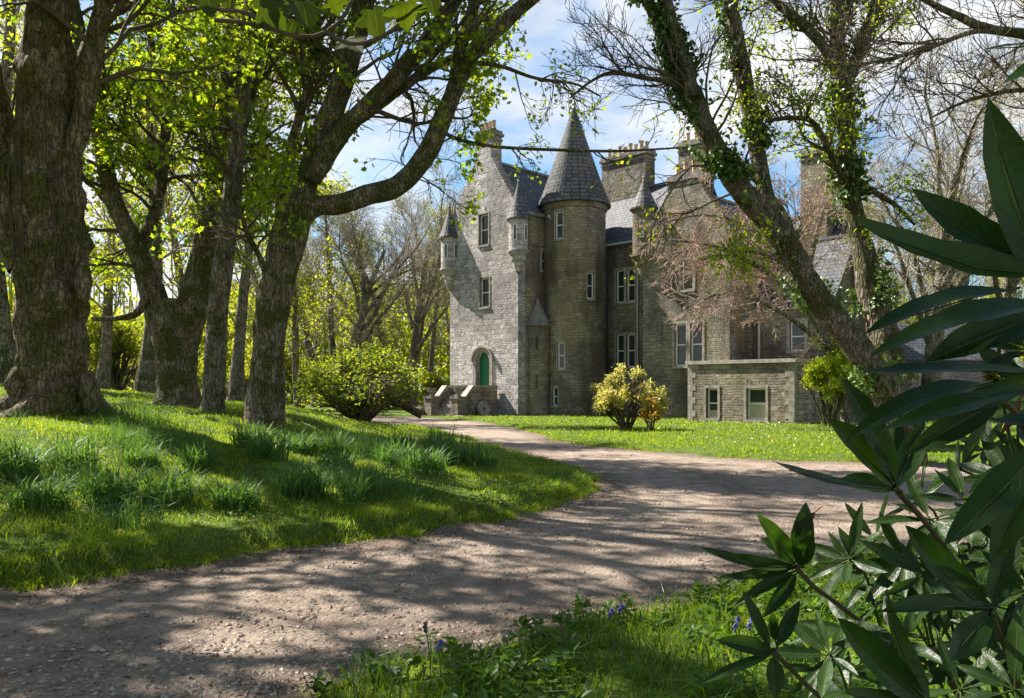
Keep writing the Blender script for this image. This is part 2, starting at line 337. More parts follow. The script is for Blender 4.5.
M = dict(
 ground=ground_mat(), gravel=gravel_mat(), pebble=stonebit_mat(),
 bark=bark_mat('mossy_bark', (.29, .235, .165), (.09, .095, .018), (.42, .41, .34), mossy=.5), bark_old=bark_mat('old_bark', (.27, .205, .135), (.10, .095, .02), (.34, .30, .22), .45, .75),
 bark_pale=bark_mat('pale_bark', (.31, .265, .20), (.07, .085, .025), (.4, .4, .35), .35),
 bark_ivy=bark_mat('ivy_tree_bark', (.27, .22, .165), (.08, .085, .02), (.42, .41, .35), .5),
 twig=plain_mat('twig_bark', (.10, .078, .055), .85, .1, .4, 5), twig_grey=plain_mat('grey_twig_bark', (.29, .25, .20), .85, .1, .35, 5),
 twig_pink=plain_mat('pinkish_twig_bark', (.36, .25, .205), .85, .1, .35, 5),
 syc=leaf_mat('sycamore_leaf', (.10, .18, .016), (.20, .27, .024), .62, (2.0, 1.9, .5), c3=(.31, .29, .03)),
 syc_shaded=leaf_mat('sycamore_leaf_shaded', (.03, .05, .007), (.055, .08, .010), .4, (1.7, 1.6, .4)),  # darker copy of the sycamore leaf, shade on the near twig put into its colour
 ivy=leaf_mat('ivy_leaf', (.030, .07, .012), (.10, .165, .025), .22, (1.5, 1.5, .6), .45, .4),
 wood=leaf_mat('woodland_leaf', (.13, .175, .022), (.24, .27, .035), .58, (1.8, 1.7, .6), c3=(.33, .31, .06)),
 bud=leaf_mat('spring_bud', (.20, .17, .05), (.26, .25, .06), .4), russet=leaf_mat('russet_bud', (.42, .26, .17), (.40, .34, .12), .4, (1.3, 1.2, .9), c3=(.36, .40, .06)),
 shrub=leaf_mat('shrub_leaf', (.13, .21, .022), (.26, .31, .042), .5, (1.6, 1.6, .5), c3=(.46, .40, .08)),
 azalea=leaf_mat('azalea_leaf', (.32, .37, .07), (.55, .52, .16), .4, (1.3, 1.25, .7), c3=(.66, .33, .22)),
 golden=leaf_mat('golden_leaf', (.36, .24, .04), (.5, .34, .08), .35, (1.3, 1.2, .7)),
 acer=leaf_mat('acer_leaf', (.20, .27, .02), (.33, .38, .03), .5, (1.5, 1.5, .5)),
 grass=leaf_mat('grass_blade', (.10, .18, .012), (.21, .30, .02), .5, (1.7, 1.6, .5), .25, .5, c3=(.38, .33, .10)),
 strap=leaf_mat('strap_leaf', (.04, .105, .030), (.10, .19, .05), .40, (1.7, 1.7, .6), .22, .5),
 weed=leaf_mat('weed_leaf', (.03, .075, .010), (.09, .165, .018), .45, (1.9, 1.8, .5), .35, .45),
)
# ------------------------------------------------------------------ terrain and driveway
BANK_EDGE = [(-30, 2.5), (-14, 3.4), (-9, 4.6), (-6, 5.6), (-4.05, 6.3), (-2.9, 7.44), (-2.3, 8.1), (-1.64, 8.4), (-.91, 9.14), (-.15, 9.92), (.36, 10.76), (.95, 11.64),
             (1.34, 12.9), (1.40, 14.4), (.9, 16.4), (.02, 19.1), (-1.3, 24.0), (-3.5, 30.5), (-6.3, 35.0), (-9.5, 39.5), (-14, 43)]
FAR_EDGE = [(-13, 51), (-8.5, 49.5), (-5.2, 46.6), (-1.9, 41), (-.2, 34), (.9, 29), (1.45, 24.5), (2.4, 22), (3.76, 20.3), (4.87, 18.8), (5.7, 17.8), (10.3, 16.8), (20, 16.5), (40, 18)]
NEAR_EDGE = [(40, 13), (20, 10.5), (12, 9.0), (8, 8.3), (5.1, 8), (3.5, 7.6), (2.5, 7.0), (1.6, 6.3), (1.22, 5.8), (.68, 5.69), (.40, 5.27), (-.15, 4.85), (-.73, 4.6), (-.97, 4.17), (-1.3, 3.0), (-2.5, -2), (-4, -9), (-30, -9)]
def dense(pts, step=.22, wob=.13, seed=3):
    out = []
    for (a, b), (c, d) in zip(pts[:-1], pts[1:]):
        L_ = math.hypot(c-a, d-b); st = max(step, .02*math.hypot(a, b)); n = max(1, int(L_/st))
        for i in range(n): out.append((a+(c-a)*i/n, b+(d-b)*i/n))
    out.append(pts[-1]); P = np.array(out)
    P = P+wob*np.stack([noise2(P[:, 0], P[:, 1], 1.3, seed), noise2(P[:, 0], P[:, 1], 1.3, seed+5)], -1)+wob*.45*np.stack([noise2(P[:, 0], P[:, 1], 4.1, seed+7), noise2(P[:, 0], P[:, 1], 4.1, seed+9)], -1)
    return P
E1, E2, E3 = dense(BANK_EDGE, wob=.24), dense(FAR_EDGE, wob=.2), dense(NEAR_EDGE, wob=.26)
PATH = np.vstack([E1, E2, E3])
def inside(x, y, poly=PATH):
    r = np.zeros(x.shape, bool); n = len(poly); j = n-1
    for i in range(n):
        xi, yi = poly[i]; xj, yj = poly[j]
        if yi != yj:
            r ^= ((yi > y) != (yj > y)) & (x < (xj-xi)*(y-yi)/(yj-yi)+xi)
        j = i
    return r
def dist_line(x, y, P):
    d = np.full(x.shape, 1e9)
    for (a, b), (c, e) in zip(P[:-1], P[1:]):
        ux, uy = c-a, e-b; l2 = ux*ux+uy*uy+1e-9
        t = np.clip(((x-a)*ux+(y-b)*uy)/l2, 0, 1); d = np.minimum(d, np.hypot(x-a-t*ux, y-b-t*uy))
    return d
C1 = np.array(BANK_EDGE); C2 = np.array(FAR_EDGE); C3 = np.array(NEAR_EDGE)
def hgt(x, y):
    """height of the ground; the driveway lies near 0"""
    x = np.asarray(x, float); y = np.asarray(y, float)
    ins = inside(x, y); d1 = dist_line(x, y, C1); d2 = dist_line(x, y, C2); d3 = dist_line(x, y, C3)
    left = (~ins) & (d1 < np.minimum(d2, d3))
    far = (~ins) & ~left & (d2 <= d3)
    base = -.1*smooth(y, 25, 48)
    F = .24+.76*smooth(-x, 2.2, 7.5)
    F = F*(1-.55*smooth(y, 24, 36)*smooth(x, -13, -7))
    bank = (.10+.07*smooth(-x, -1, 2))*smooth(d1, .02, .16+.1*noise2(x, y, 1.9, 27)**2)+.86*smooth(d1, .1, 5.4)*F+.62*smooth(d1, 3.5, 14)*smooth(-x, 6, 12)*smooth(y, 12, 28)
    bank = bank+.10*noise2(x, y, .55, 21)*smooth(d1, .5, 2)+.05*noise2(x, y, 1.7, 22)*smooth(d1, .3, 1.2)
    lawn = .07*smooth(d2, 0, .5)+.03*noise2(x, y, .6, 23)*smooth(d2, .2, 2)
    verge = .05*smooth(d3, 0, .4)+.06*noise2(x, y, 1.4, 24)*smooth(d3, .1, .8)
    road = .018*noise2(x, y, .9, 25)+.012*noise2(x, y, 2.7, 26)-.02
    return base+np.where(ins, road, np.where(left, bank, np.where(far, lawn, verge)))
def h1(x, y): return float(hgt(np.array([x]), np.array([y]))[0])
def ground_at(px, py):
    D = np.geomspace(2.5, 90, 900); X = (px-CX)/FPX*D; z = CAMZ-(py-HY)/FPX*D; hh = hgt(X, D)
    k = np.argmax(z <= hh) if (z <= hh).any() else len(D)-1
    return (float(X[k]), float(D[k]), float(hh[k]))
def at(px, py, D): return ((px-CX)/FPX*D, D, CAMZ-(py-HY)/FPX*D)
def warp(n, lo, hi, c, s):
    t = np.linspace(-1, 1, n); k = np.sinh(t*s)/np.sinh(s)
    return c+np.where(k < 0, -k*(lo-c), k*(hi-c))
def build_ground():
    xs = warp(300, -400, 400, -1, 5.2); ys = warp(330, -60, 700, 12, 5.0)
    X, Y = np.meshgrid(xs, ys); H = hgt(X.ravel(), Y.ravel()); ins = inside(X.ravel(), Y.ravel())
    H = np.where(ins, H-.06, H)
    nx, ny = len(xs), len(ys); i, j = np.meshgrid(np.arange(nx-1), np.arange(ny-1)); b = (j*nx+i).ravel()
    mb = MB(); mb.add(np.stack([X.ravel(), Y.ravel(), H], -1), np.stack([b, b+1, b+nx+1, b+nx], -1))
    tag(mb.build('ground', M['ground'], sm=True), kind='structure')
def build_path():
    rng = np.random.default_rng(5); pts = []
    for (r0, r1, st) in ((0, 8, .16), (8, 16, .28), (16, 30, .55), (30, 60, 1.1)):
        n = int((r1*2+8)*(r1)/(st*st)); x = rng.uniform(-r1-2, r1+2, n//2); y = rng.uniform(-1, r1, n//2); d = np.hypot(x, y)
        k = (d >= r0) & (d < r1) & (np.abs(x) < .75*y+3); pts.append(np.stack([x[k], y[k]], -1))
    P = np.vstack(pts); P = P[inside(P[:, 0], P[:, 1])]
    dd = np.minimum(np.minimum(dist_line(P[:, 0], P[:, 1], E1), dist_line(P[:, 0], P[:, 1], E2)), dist_line(P[:, 0], P[:, 1], E3)); P = P[dd > .06]
    nb = len(PATH); co = [Vector(p) for p in PATH]+[Vector(p) for p in P]
    v, e, f, *_ = delaunay_2d_cdt(co, [(i, (i+1) % nb) for i in range(nb)], [], 1, 1e-5)
    V = np.array([(p.x, p.y) for p in v]); H = hgt(V[:, 0], V[:, 1]); H = np.minimum(H, .03)
    F = np.array([t for t in f if len(t) == 3])
    a, b, c = V[F[:, 0]], V[F[:, 1]], V[F[:, 2]]; cr = (b[:, 0]-a[:, 0])*(c[:, 1]-a[:, 1])-(b[:, 1]-a[:, 1])*(c[:, 0]-a[:, 0])
    F[cr < 0] = F[cr < 0][:, ::-1]
    mb = MB(); mb.add(np.stack([V[:, 0], V[:, 1], H], -1), F)
    o = mb.build('gravel_driveway', M['gravel'], sm=True); tag(o, kind='structure'); x, y = V[:, 0], V[:, 1]
    o.data.attributes.new('edge_dist', 'FLOAT', 'POINT'); dv = np.minimum(np.minimum(dist_line(x, y, C1), dist_line(x, y, C2)), dist_line(x, y, C3))
    if len(o.data.vertices) == len(dv): o.data.attributes['edge_dist'].data.foreach_set('value', dv.astype(np.float32))
build_ground(); build_path()
OCT = (np.array([(1, 0, 0), (-1, 0, 0), (0, 1, 0), (0, -1, 0), (0, 0, 1), (0, 0, -1)], float), [[(0, 2, 4)], [(2, 1, 4)], [(1, 3, 4)], [(3, 0, 4)], [(2, 0, 5)], [(1, 2, 5)], [(3, 1, 5)], [(0, 3, 5)]])
def build_pebbles():
    rng = np.random.default_rng(11); n = 90000
    y = 3.2+rng.random(n)**1.7*22; x = (rng.uniform(-.72, .72, n))*y
    k = inside(x, y); x, y = x[k], y[k]
    de = np.minimum(dist_line(x, y, E1), dist_line(x, y, E3)); keep = rng.random(len(x)) < np.clip(.25+.5*noise2(x, y, .8, 31)+.6*np.exp(-de*2), .06, 1); x, y = x[keep], y[keep]
    z = np.minimum(hgt(x, y), .03); n = len(x); s = .006+.015*rng.random(n)**2.5; big = rng.random(n) < .006; s[big] *= rng.uniform(1.3, 2.2, big.sum())
    T = OCT[0]; V = T[None]*rng.uniform(.6, 1.4, (n, 6, 1)); V = V*np.array([1, 1, .75]); a = rng.uniform(0, 6.28, n)
    ca, sa = np.cos(a)[:, None], np.sin(a)[:, None]; V = np.stack([(V[..., 0]*ca*1.35-V[..., 1]*sa), (V[..., 0]*sa*1.35+V[..., 1]*ca), V[..., 2]], -1)*s[:, None, None]
    V = V+np.stack([x, y, z+s*.12], -1)[:, None, :]
    F = np.array([f[0] for f in OCT[1]]); F = (np.arange(n)*6)[:, None, None]+F[None]
    mb = MB(); mb.add(V, F.reshape(-1, 3)); tag(mb.build('loose_stones', M['pebble']), 'loose grey and brown stones scattered over the gravel driveway', 'gravel', kind='stuff')
build_pebbles()
def build_litter():
    rng = np.random.default_rng(13); t = NT('leaf_litter'); g = t.N('ShaderNodeNewGeometry'); m = t.done(t.bsdf(t.ramp(g.outputs['Random Per Island'], [(0, (.05, .032, .02)), (.5, (.13, .085, .05)), (.85, (.20, .14, .085)), (1, (.30, .24, .16))]), .85, .15)); mb = MB()
    T = (np.array([(0, 0, 0), (.3, .35, .12), (.2, .8, .1), (0, 1, 0), (-.25, .7, .14), (-.3, .3, .1)], float), [[(0, 1, 2, 3)], [(0, 3, 4, 5)]])
    for E, n in ((E1, 15000), (E3, 9000), (E2, 3500)):
        k = rng.integers(0, len(E)-1, n); p = E[k]+rng.normal(0, .28, (n, 2))+rng.normal(0, .10, (n, 2)); ok = (p[:, 1] > 2.8) & (p[:, 1] < 26) & (np.abs(p[:, 0]) < .75*p[:, 1]) & (noise2(p[:, 0], p[:, 1], 1.2, 37) > -.25); p = p[ok]; n = len(p); a = rng.uniform(0, 6.28, n)
        mb.leaves(np.stack([p[:, 0], p[:, 1], np.where(inside(p[:, 0], p[:, 1]), np.minimum(hgt(p[:, 0], p[:, 1]), .03), hgt(p[:, 0], p[:, 1]))+.006], -1), np.stack([np.cos(a), np.sin(a), rng.uniform(-.1, .2, n)], -1), np.array([0, 0, 1.0])+.35*rng.normal(size=(n, 3)), rng.uniform(.014, .042, n), T)
    n = 5000; y = 3.4+rng.random(n)**1.5*14; x = rng.uniform(-.7, .7, n)*y; ok = inside(x, y) & (noise2(x, y, .9, 39) > .05); x, y = x[ok], y[ok]; n = len(x); a = rng.uniform(0, 6.28, n)
    mb.leaves(np.stack([x, y, np.minimum(hgt(x, y), .03)+.006], -1), np.stack([np.cos(a), np.sin(a), rng.uniform(-.1, .2, n)], -1), np.array([0, 0, 1.0])+.35*rng.normal(size=(n, 3)), rng.uniform(.012, .035, n), T)
    tag(mb.build('leaf_litter', m), 'brown dead leaves and debris gathered along the driveway margins', 'leaf litter', kind='stuff')
build_litter()
def blades(mb, x, y, h, w, lean, rng, curl=.6):
    n = len(x); z = hgt(x, y)-.01; a = rng.uniform(0, 6.283, n); la = rng.uniform(0, 6.283, n)
    px, py = np.cos(a), np.sin(a); lx, ly = np.cos(la)*lean, np.sin(la)*lean
    P0 = np.stack([x, y, z], -1); side = np.stack([px, py, 0*px], -1)*w[:, None]/2
    P1 = P0+np.stack([lx*h*.3, ly*h*.3, h*.55], -1); P2 = P0+np.stack([lx*h*(.6+curl), ly*h*(.6+curl), h*(.95-.25*lean)], -1)
    V = np.stack([P0-side, P0+side, P1-side*.8, P1+side*.8, P2], 1)
    b = (np.arange(n)*5)[:, None]
    mb.add(V, b+np.array([[0, 1, 3, 2]]), b+np.array([[2, 3, 4]]))
def build_grass():
    rng = np.random.default_rng(17); mb = MB()
    zones = [((2.6, 6.5), 60000, .06, .006), ((6, 10.5), 110000, .075, .008), ((10.5, 17), 130000, .075, .012), ((17, 28), 75000, .085, .022), ((28, 46), 45000, .10, .04)]
    for (y0, y1), n, h, w in zones:
        y = np.sqrt(rng.uniform(y0*y0, y1*y1, n)); x = rng.uniform(-.72, .72, n)*y
        k = ~inside(x, y); x, y = x[k], y[k]
        g = .55+.75*(noise2(x, y, .9, 41)*.5+.5)+1.3*np.maximum(noise2(x, y, 2.6, 42), 0)**1.5
        keep = rng.random(len(x)) < np.clip(.55+.9*noise2(x, y, 1.4, 43), .25, 1); x, y, g = x[keep], y[keep], g[keep]
        hh = h*g*rng.uniform(.55, 1.35, len(x)); ww = w*rng.uniform(.7, 1.3, len(x))
        blades(mb, x, y, hh, ww, rng.uniform(.2, 1.0, len(x)), rng)
    # fringe hanging over the driveway edges
    for E, n, h in ((E1, 26000, .10), (E3, 12000, .09), (E2, 9000, .08)):
        k = rng.integers(0, len(E)-1, n); t = rng.random(n); p = E[k]*(1-t)[:, None]+E[k+1]*t[:, None]+rng.normal(0, .07, (n, 2))
        d = np.hypot(p[:, 0], p[:, 1]); ok = (p[:, 1] > 2.5) & (np.abs(p[:, 0]) < .75*p[:, 1]) & (d < 32); p, d = p[ok], d[ok]
        thin = noise2(p[:, 0], p[:, 1], 1.1, 47) > -.35; p, d = p[thin], d[thin]
        blades(mb, p[:, 0], p[:, 1], h*rng.uniform(.4, 1.3, len(p)), np.maximum(.006, d*.0009), rng.uniform(.4, 1.1, len(p)), rng)
    tag(mb.build('grass', M['grass']), 'short green grass covering the bank, lawn and verge', 'grass', kind='stuff')
build_grass()
# leaf templates: x across, y along, z up
LF_SIMPLE = (np.array([(0, 0, 0), (-.28, .4, .06), (0, 1, -.06), (.28, .4, .06)], float), [[(0, 3, 2)], [(0, 2, 1)]])
LF_OVAL = (np.array([(0, 0, 0), (.24, .25, .05), (.27, .55, .06), (0, 1, -.08), (-.27, .55, .06), (-.24, .25, .05)], float), [[(0, 1, 2, 3)], [(0, 3, 4, 5)]])
LF_SYC = (np.array([(0, 0, 0), (.34, .02, .05), (.25, .24, .03), (.56, .5, .06), (.27, .58, .03), (.2, .72, .02), (0, 1, -.10), (-.2, .72, .02), (-.27, .58, .03), (-.56, .5, .06), (-.25, .24, .03), (-.34, .02, .05)], float),
          [[(0, 1, 2, 3, 4, 5, 6)], [(0, 6, 7, 8, 9, 10, 11)]])
LF_IVY = (np.array([(0, 0, 0), (.42, .15, .0), (.3, .45, .05), (0, 1, -.05), (-.3, .45, .05), (-.42, .15, 0)], float), [[(0, 1, 2, 3)], [(0, 3, 4, 5)]])
def rnd_unit(rng, n): return norm(rng.normal(size=(n, 3)))
def build_weeds():
    """low broad-leaved plants and strap leaves in the near verge"""
    rng = np.random.default_rng(23); mb = MB()
    n = 1150; y = np.sqrt(rng.uniform(2.7**2, 7.6**2, n)); x = rng.uniform(-.3, .75, n)*y; k = ~inside(x, y) & (noise2(x, y, 1.6, 51) > -.3); x, y = x[k], y[k]; z = hgt(x, y)
    m = 11; X = np.repeat(x, m); Y = np.repeat(y, m); Z = np.repeat(z, m); N_ = len(X)
    hh = np.repeat(rng.uniform(.04, .17, len(x)), m)*rng.uniform(.25, 1.05, N_); a = rng.uniform(0, 6.28, N_)
    d = np.stack([np.cos(a), np.sin(a), rng.uniform(-.25, .8, N_)], -1); pos = np.stack([X, Y, Z+hh], -1)+rng.normal(0, .025, (N_, 3))*np.array([1, 1, .2])
    mb.leaves(pos, d, np.array([0, 0, 1.0])+.4*rng.normal(size=(N_, 3)), rng.uniform(.035, .095, N_), LF_OVAL)
    n = 8000; y = np.sqrt(rng.uniform(2.7**2, 7.8**2, n)); x = rng.uniform(-.3, .78, n)*y; k = ~inside(x, y) & (noise2(x, y, 1.1, 53) > -.15); x, y = x[k], y[k]; nn = len(x)
    blades(mb, x, y, rng.uniform(.08, .27, nn), rng.uniform(.006, .015, nn), rng.uniform(.3, 1.0, nn), rng, .8)
    # ground ivy and clover leaves creeping on the lip of the bank
    n = 26000; k = rng.integers(0, len(E1)-1, n); p = E1[k]+rng.normal(0, .5, (n, 2))+np.array([-.3, .35]); ok = ~inside(p[:, 0], p[:, 1]) & (p[:, 1] > 5) & (p[:, 1] < 17) & (np.abs(p[:, 0]) < .72*p[:, 1]); p = p[ok]
    ok = noise2(p[:, 0], p[:, 1], 1.5, 55) > .02; p = p[ok]; nn = len(p); a = rng.uniform(0, 6.28, nn)
    mb.leaves(np.stack([p[:, 0], p[:, 1], hgt(p[:, 0], p[:, 1])+rng.uniform(.0, .09, nn)], -1), np.stack([np.cos(a), np.sin(a), rng.uniform(-.2, .4, nn)], -1), np.array([0, 0, 1.0])+.5*rng.normal(size=(nn, 3)), rng.uniform(.03, .06, nn), LF_OVAL)
    tag(mb.build('verge_undergrowth', M['weed']), 'low broad leaved weeds and long blades growing among the grass', 'weeds', kind='stuff')
build_weeds()
def build_lawn_flowers():
    rng = np.random.default_rng(29); t = NT('lawn_flower'); g = t.N('ShaderNodeNewGeometry')
    c = t.ramp(g.outputs['Random Per Island'], [(0, (.30, .36, .16)), (.5, (.4, .44, .28)), (.8, (.5, .52, .44)), (1, (.62, .52, .12))]); m = t.done(t.bsdf(c, .6, .2))
    n = 1500; y = rng.uniform(19, 38, n); x = rng.uniform(1.0, 17, n); k = ~inside(x, y) & (noise2(x, y, .35, 61) > -.05) & (x > (y-32)*.9); x, y = x[k], y[k]; n = len(x); a = rng.uniform(0, 6.28, n)
    mb = MB(); mb.leaves(np.stack([x, y, hgt(x, y)+rng.uniform(.06, .2, n)], -1), np.stack([np.cos(a), np.sin(a), rng.uniform(0, 1.2, n)], -1), rnd_unit(rng, n)+np.array([0, 0, .8]), rng.uniform(.035, .085, n), LF_OVAL)
    tag(mb.build('lawn_wildflowers', m), 'pale small wildflowers scattered through the sunny lawn before the castle', 'wildflowers', kind='stuff')
build_lawn_flowers()
# ------------------------------------------------------------------ castle
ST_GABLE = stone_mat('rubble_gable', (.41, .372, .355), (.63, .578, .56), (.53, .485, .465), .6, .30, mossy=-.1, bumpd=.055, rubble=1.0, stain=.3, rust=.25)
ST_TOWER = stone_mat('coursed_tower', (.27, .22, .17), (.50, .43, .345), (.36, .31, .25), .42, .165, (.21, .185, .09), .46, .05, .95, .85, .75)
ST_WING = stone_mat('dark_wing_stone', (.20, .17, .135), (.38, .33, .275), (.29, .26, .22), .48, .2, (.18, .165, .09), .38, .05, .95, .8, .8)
ST_ANNEX = stone_mat('annex_stone', (.29, .235, .18), (.48, .40, .32), (.33, .28, .23), .58, .24, mossy=.1, bumpd=.06, stain=.45, rubble=.35)
ST_DRESS = plain_mat('dressed_stone', (.30, .268, .23), .85, .2, .4, 4, .02)
ST_DARK = plain_mat('weathered_stone', (.21, .19, .165), .9, .2, .45, 3, .02)
SLATE = slate_mat('slate_roof', (.065, .069, .082), (.125, .13, .145), .65)
SLATE_T = slate_mat('slate_cone', (.085, .083, .085), (.16, .153, .15), .65)
PAINT_W = plain_mat('white_window_paint', (.74, .73, .68), .45, .4, .1)
IRON = plain_mat('cast_iron', (.055, .048, .044), .6, .4, .3)
IRON_P = plain_mat('painted_pipe', (.42, .41, .38), .6, .4, .2)
CLAY = plain_mat('clay_pot', (.42, .31, .21), .8, .2, .35, 6)
GREEN = plain_mat('green_door_paint', (.006, .135, .055), .4, .5, .12)
LEAD = plain_mat('lead', (.16, .165, .175), .5, .5, .2)
def glass_mat(name, c, rough=.08):
    t = NT(name); w = t.geo(); n = t.noise(w, 1.3, 2); return t.done(t.bsdf(t.mix(n, tuple(x*.6 for x in c), tuple(x*1.5 for x in c)), rough, .6, t.bump(t.noise(w, 2.2, 2), .08, .05)))
GLASS = glass_mat('window_glass', (.030, .034, .038)); BLIND = plain_mat('drawn_blind', (.42, .38, .27), .8, .2, .15)
C0 = (.35, 46.9, -.1)
castle = empty('castle', C0, rad(-45)); tag(castle, 'tall grey baronial stone castle with round conical tower and crow stepped gable', 'castle')
def cut_build(name, mb, cutters, mat, parent=castle, uv='box', sm=False):
    me = mb.mesh(name)
    if cutters is not None:
        me = bool_cut(me, cutters); me.name = name
    while me.uv_layers: me.uv_layers.remove(me.uv_layers[0])
    add_uv(me, uv); me.materials.clear(); me.materials.append(mat)
    me.shade_smooth() if sm else me.shade_flat()
    return link(name, me, parent)
def bars(mb, c, t, n, w, h, th, dp):
    """rectangular ring of four bars of width th, outer size w x h"""
    c = np.array(c, float); t = np.array(t, float)
    for s in (-1, 1):
        mb.box(c+t*s*(w-th)/2, t, n, th, dp, h); mb.box(c+np.array((0, 0, s*(h-th)/2)), t, n, w-2*th, dp, th)
def window(c, t, n, w, h, parent=castle, panes=(1, 2), surround=.16, cut=None, depth=.16, blind=0.0, smat=None):
    """a sash window set back in its opening; adds the opening to `cut`"""
    c = np.array(c, float); t = np.array(t, float); n = np.array(n, float); up = np.array((0, 0, 1.0))
    if cut is not None: cut.box(c-n*.1, t, n, w, .9, h)
    f = MB(); th = .075; fc = c-n*depth
    bars(f, fc, t, n, w-.01, h-.01, th, .08)
    f.box(fc, t, n, w-.01-2*th, .10, .06)
    for i in range(1, panes[0]): f.box(fc+t*(w*(i/panes[0]-.5)), t, n, .035, .06, h-2*th)
    o = f.build('window', PAINT_W, parent)
    p = MB(); p.box(fc-n*.012, t, n, w-2*th, .012, h-2*th); p.build('pane', GLASS, o)
    if blind: b = MB(); b.box(fc-n*.004-up*(h/2-th-blind/2), t, n, w-2*th-.02, .010, blind); b.build('blind', BLIND, o)
    s = MB(); so = .03
    for q in (-1, 1): s.box(c+t*q*(w+surround)/2+n*(so-.12), t, n, surround, .24, h)
    s.box(c+up*(h+surround)/2+n*(so-.12), t, n, w+2*surround, .24, surround)
    s.build('surround', smat or ST_DRESS, o)
    k = MB(); k.box(c-up*(h+.11)/2+n*(.07-.2), t, n, w+2*surround-.03, .4, .11); k.build('sill', smat or ST_DRESS, o)
    return o
TX, TY = (1, 0, 0), (0, 1, 0); NF, NR = (0, -1, 0), (1, 0, 0)
def stepped_gable(a0, a1, b0, th, zb, ez, az, step_n, cut, name, mat, flat=0.0):
    """crow-stepped gable wall in the plane b=b0 (outer face), thickness th into the building"""
    am = (a0+a1)/2; L_ = [(a0, zb), (a1, zb)]
    for s, e in ((1, a1), (-1, a0)):
        pts = []
        for i in range(step_n+1):
            f = i/step_n; x = e+(am+s*flat-e)*f; z = ez+(az-ez)*f; pts.append((x, z))
        st = []
        for (x, z), (x2, z2) in zip(pts[:-1], pts[1:]): st += [(x, z+(z2-z)*.9), (x2, z+(z2-z)*.9)]
        L_ += st if s == 1 else st[::-1]
    mb = MB(); mb.prism([(a, b0, z) for a, z in L_], (0, th, 0)); return cut_build(name, mb, cut, mat)
def gable_roof(a0, a1, b0, b1, ez, rz, axis, ov=.12, th=.14, mat=None, name='roof'):
    mb = MB()
    if axis == 'b':
        am = (a0+a1)/2; sl = (rz-ez)/((a1-a0)/2); e = ez-ov*sl
        mb.prism([(a0-ov, b0, e), (am, b0, rz), (a1+ov, b0, e), (a1+ov, b0, e-th), (am, b0, rz-th*1.4), (a0-ov, b0, e-th)], (0, b1-b0, 0))
    else:
        bm_ = (b0+b1)/2; sl = (rz-ez)/((b1-b0)/2); e = ez-ov*sl
        mb.prism([(a0, b0-ov, e), (a0, bm_, rz), (a0, b1+ov, e), (a0, b1+ov, e-th), (a0, bm_, rz-th*1.4), (a0, b0-ov, e-th)], (a1-a0, 0, 0))
    o = mb.build(name, mat or SLATE, castle, uv='box')
    r = MB()
    if axis == 'b': r.aabb((a0+a1)/2-.13, (a0+a1)/2+.13, b0, b1, rz-.05, rz+.09)
    else: r.aabb(a0, a1, (b0+b1)/2-.13, (b0+b1)/2+.13, rz-.05, rz+.09)
    r.build('ridge', LEAD, o); return o
def chimney(a, b, wa, wb, z0, z1, pots, along='a', mat=ST_WING, ph=.62, pr=.13):
    mb = MB(); mb.aabb(a-wa/2, a+wa/2, b-wb/2, b+wb/2, z0, z1-.35); o = mb.build('chimney', mat, castle, uv='box')
    c = MB(); c.aabb(a-wa/2-.12, a+wa/2+.12, b-wb/2-.12, b+wb/2+.12, z1-.35, z1-.17); c.aabb(a-wa/2-.05, a+wa/2+.05, b-wb/2-.05, b+wb/2+.05, z1-.17, z1); c.aabb(a-wa/2-.06, a+wa/2+.06, b-wb/2-.06, b+wb/2+.06, z1-.62, z1-.5)
    c.build('chimney_cap', ST_DARK, o)
    for i in range(pots):
        f = (i+.5)/pots-.5; L_ = (wa if along == 'a' else wb)-.1
        p = MB(); r = pr*(1+.12*math.sin(i*2.3)); hh = ph*(1+.12*math.sin(i*3.1+a))
        p.lathe((a+f*L_ if along == 'a' else a, b+f*L_ if along == 'b' else b, z1-.01), [(r*1.15, 0), (r*1.1, hh*.12), (r*.92, hh*.25), (r*.86, hh*.82), (r*1.12, hh*.86), (r*1.1, hh), (r*.75, hh), (r*.72, hh*.9)], 12)
        p.build('chimney_pot', CLAY, o, sm=False)
    return o
def bartizan(a, b, z0, z1, zt, r, mat, slit=True):
    """corner turret on a tapering corbel with a slated cone"""
    mb = MB(); mb.lathe((a, b, 0), [(r*.30, z0-1.25), (r*.48, z0-.95), (r*.55, z0-.8), (r*.55, z0-.72), (r*.75, z0-.55), (r*.8, z0-.42), (r*.8, z0-.36), (r*1.0, z0-.2), (r*1.13, z0-.1), (r*1.13, z0), (r, z0+.02), (r, z1-.12), (r*1.12, z1-.1), (r*1.15, z1)], 20)
    o = mb.build('corner_turret', mat, castle, uv=(a, b, r))
    c = MB(); c.lathe((a, b, 0), [(r*1.27, z1-.02), (r*1.27, z1+.05), (r*.98, z1+.42), (r*.62, z1+(zt-z1)*.48), (r*.3, z1+(zt-z1)*.75), (.035, zt)], 20); c.build('turret_roof', SLATE_T, o, uv=(a, b, r))
    f = MB(); f.lathe((a, b, 0), [(.05, zt-.12), (.09, zt-.02), (.05, zt+.06), (.015, zt+.3)], 8); f.build('finial', LEAD, o)
    if slit:
        for ph in (-1.15, .05):
            n = np.array((math.cos(ph), math.sin(ph), 0)); t = np.array((-n[1], n[0], 0)); w = MB(); w.box(np.array((a, b, (z0+z1)/2+.1))+n*(r-.01), t, n, .22, .06, .95); s = w.build('slit_window', PAINT_W, o)
            g = MB(); g.box(np.array((a, b, (z0+z1)/2+.1))+n*(r+.012), t, n, .14, .03, .85); g.build('pane', GLASS, s)
    return o
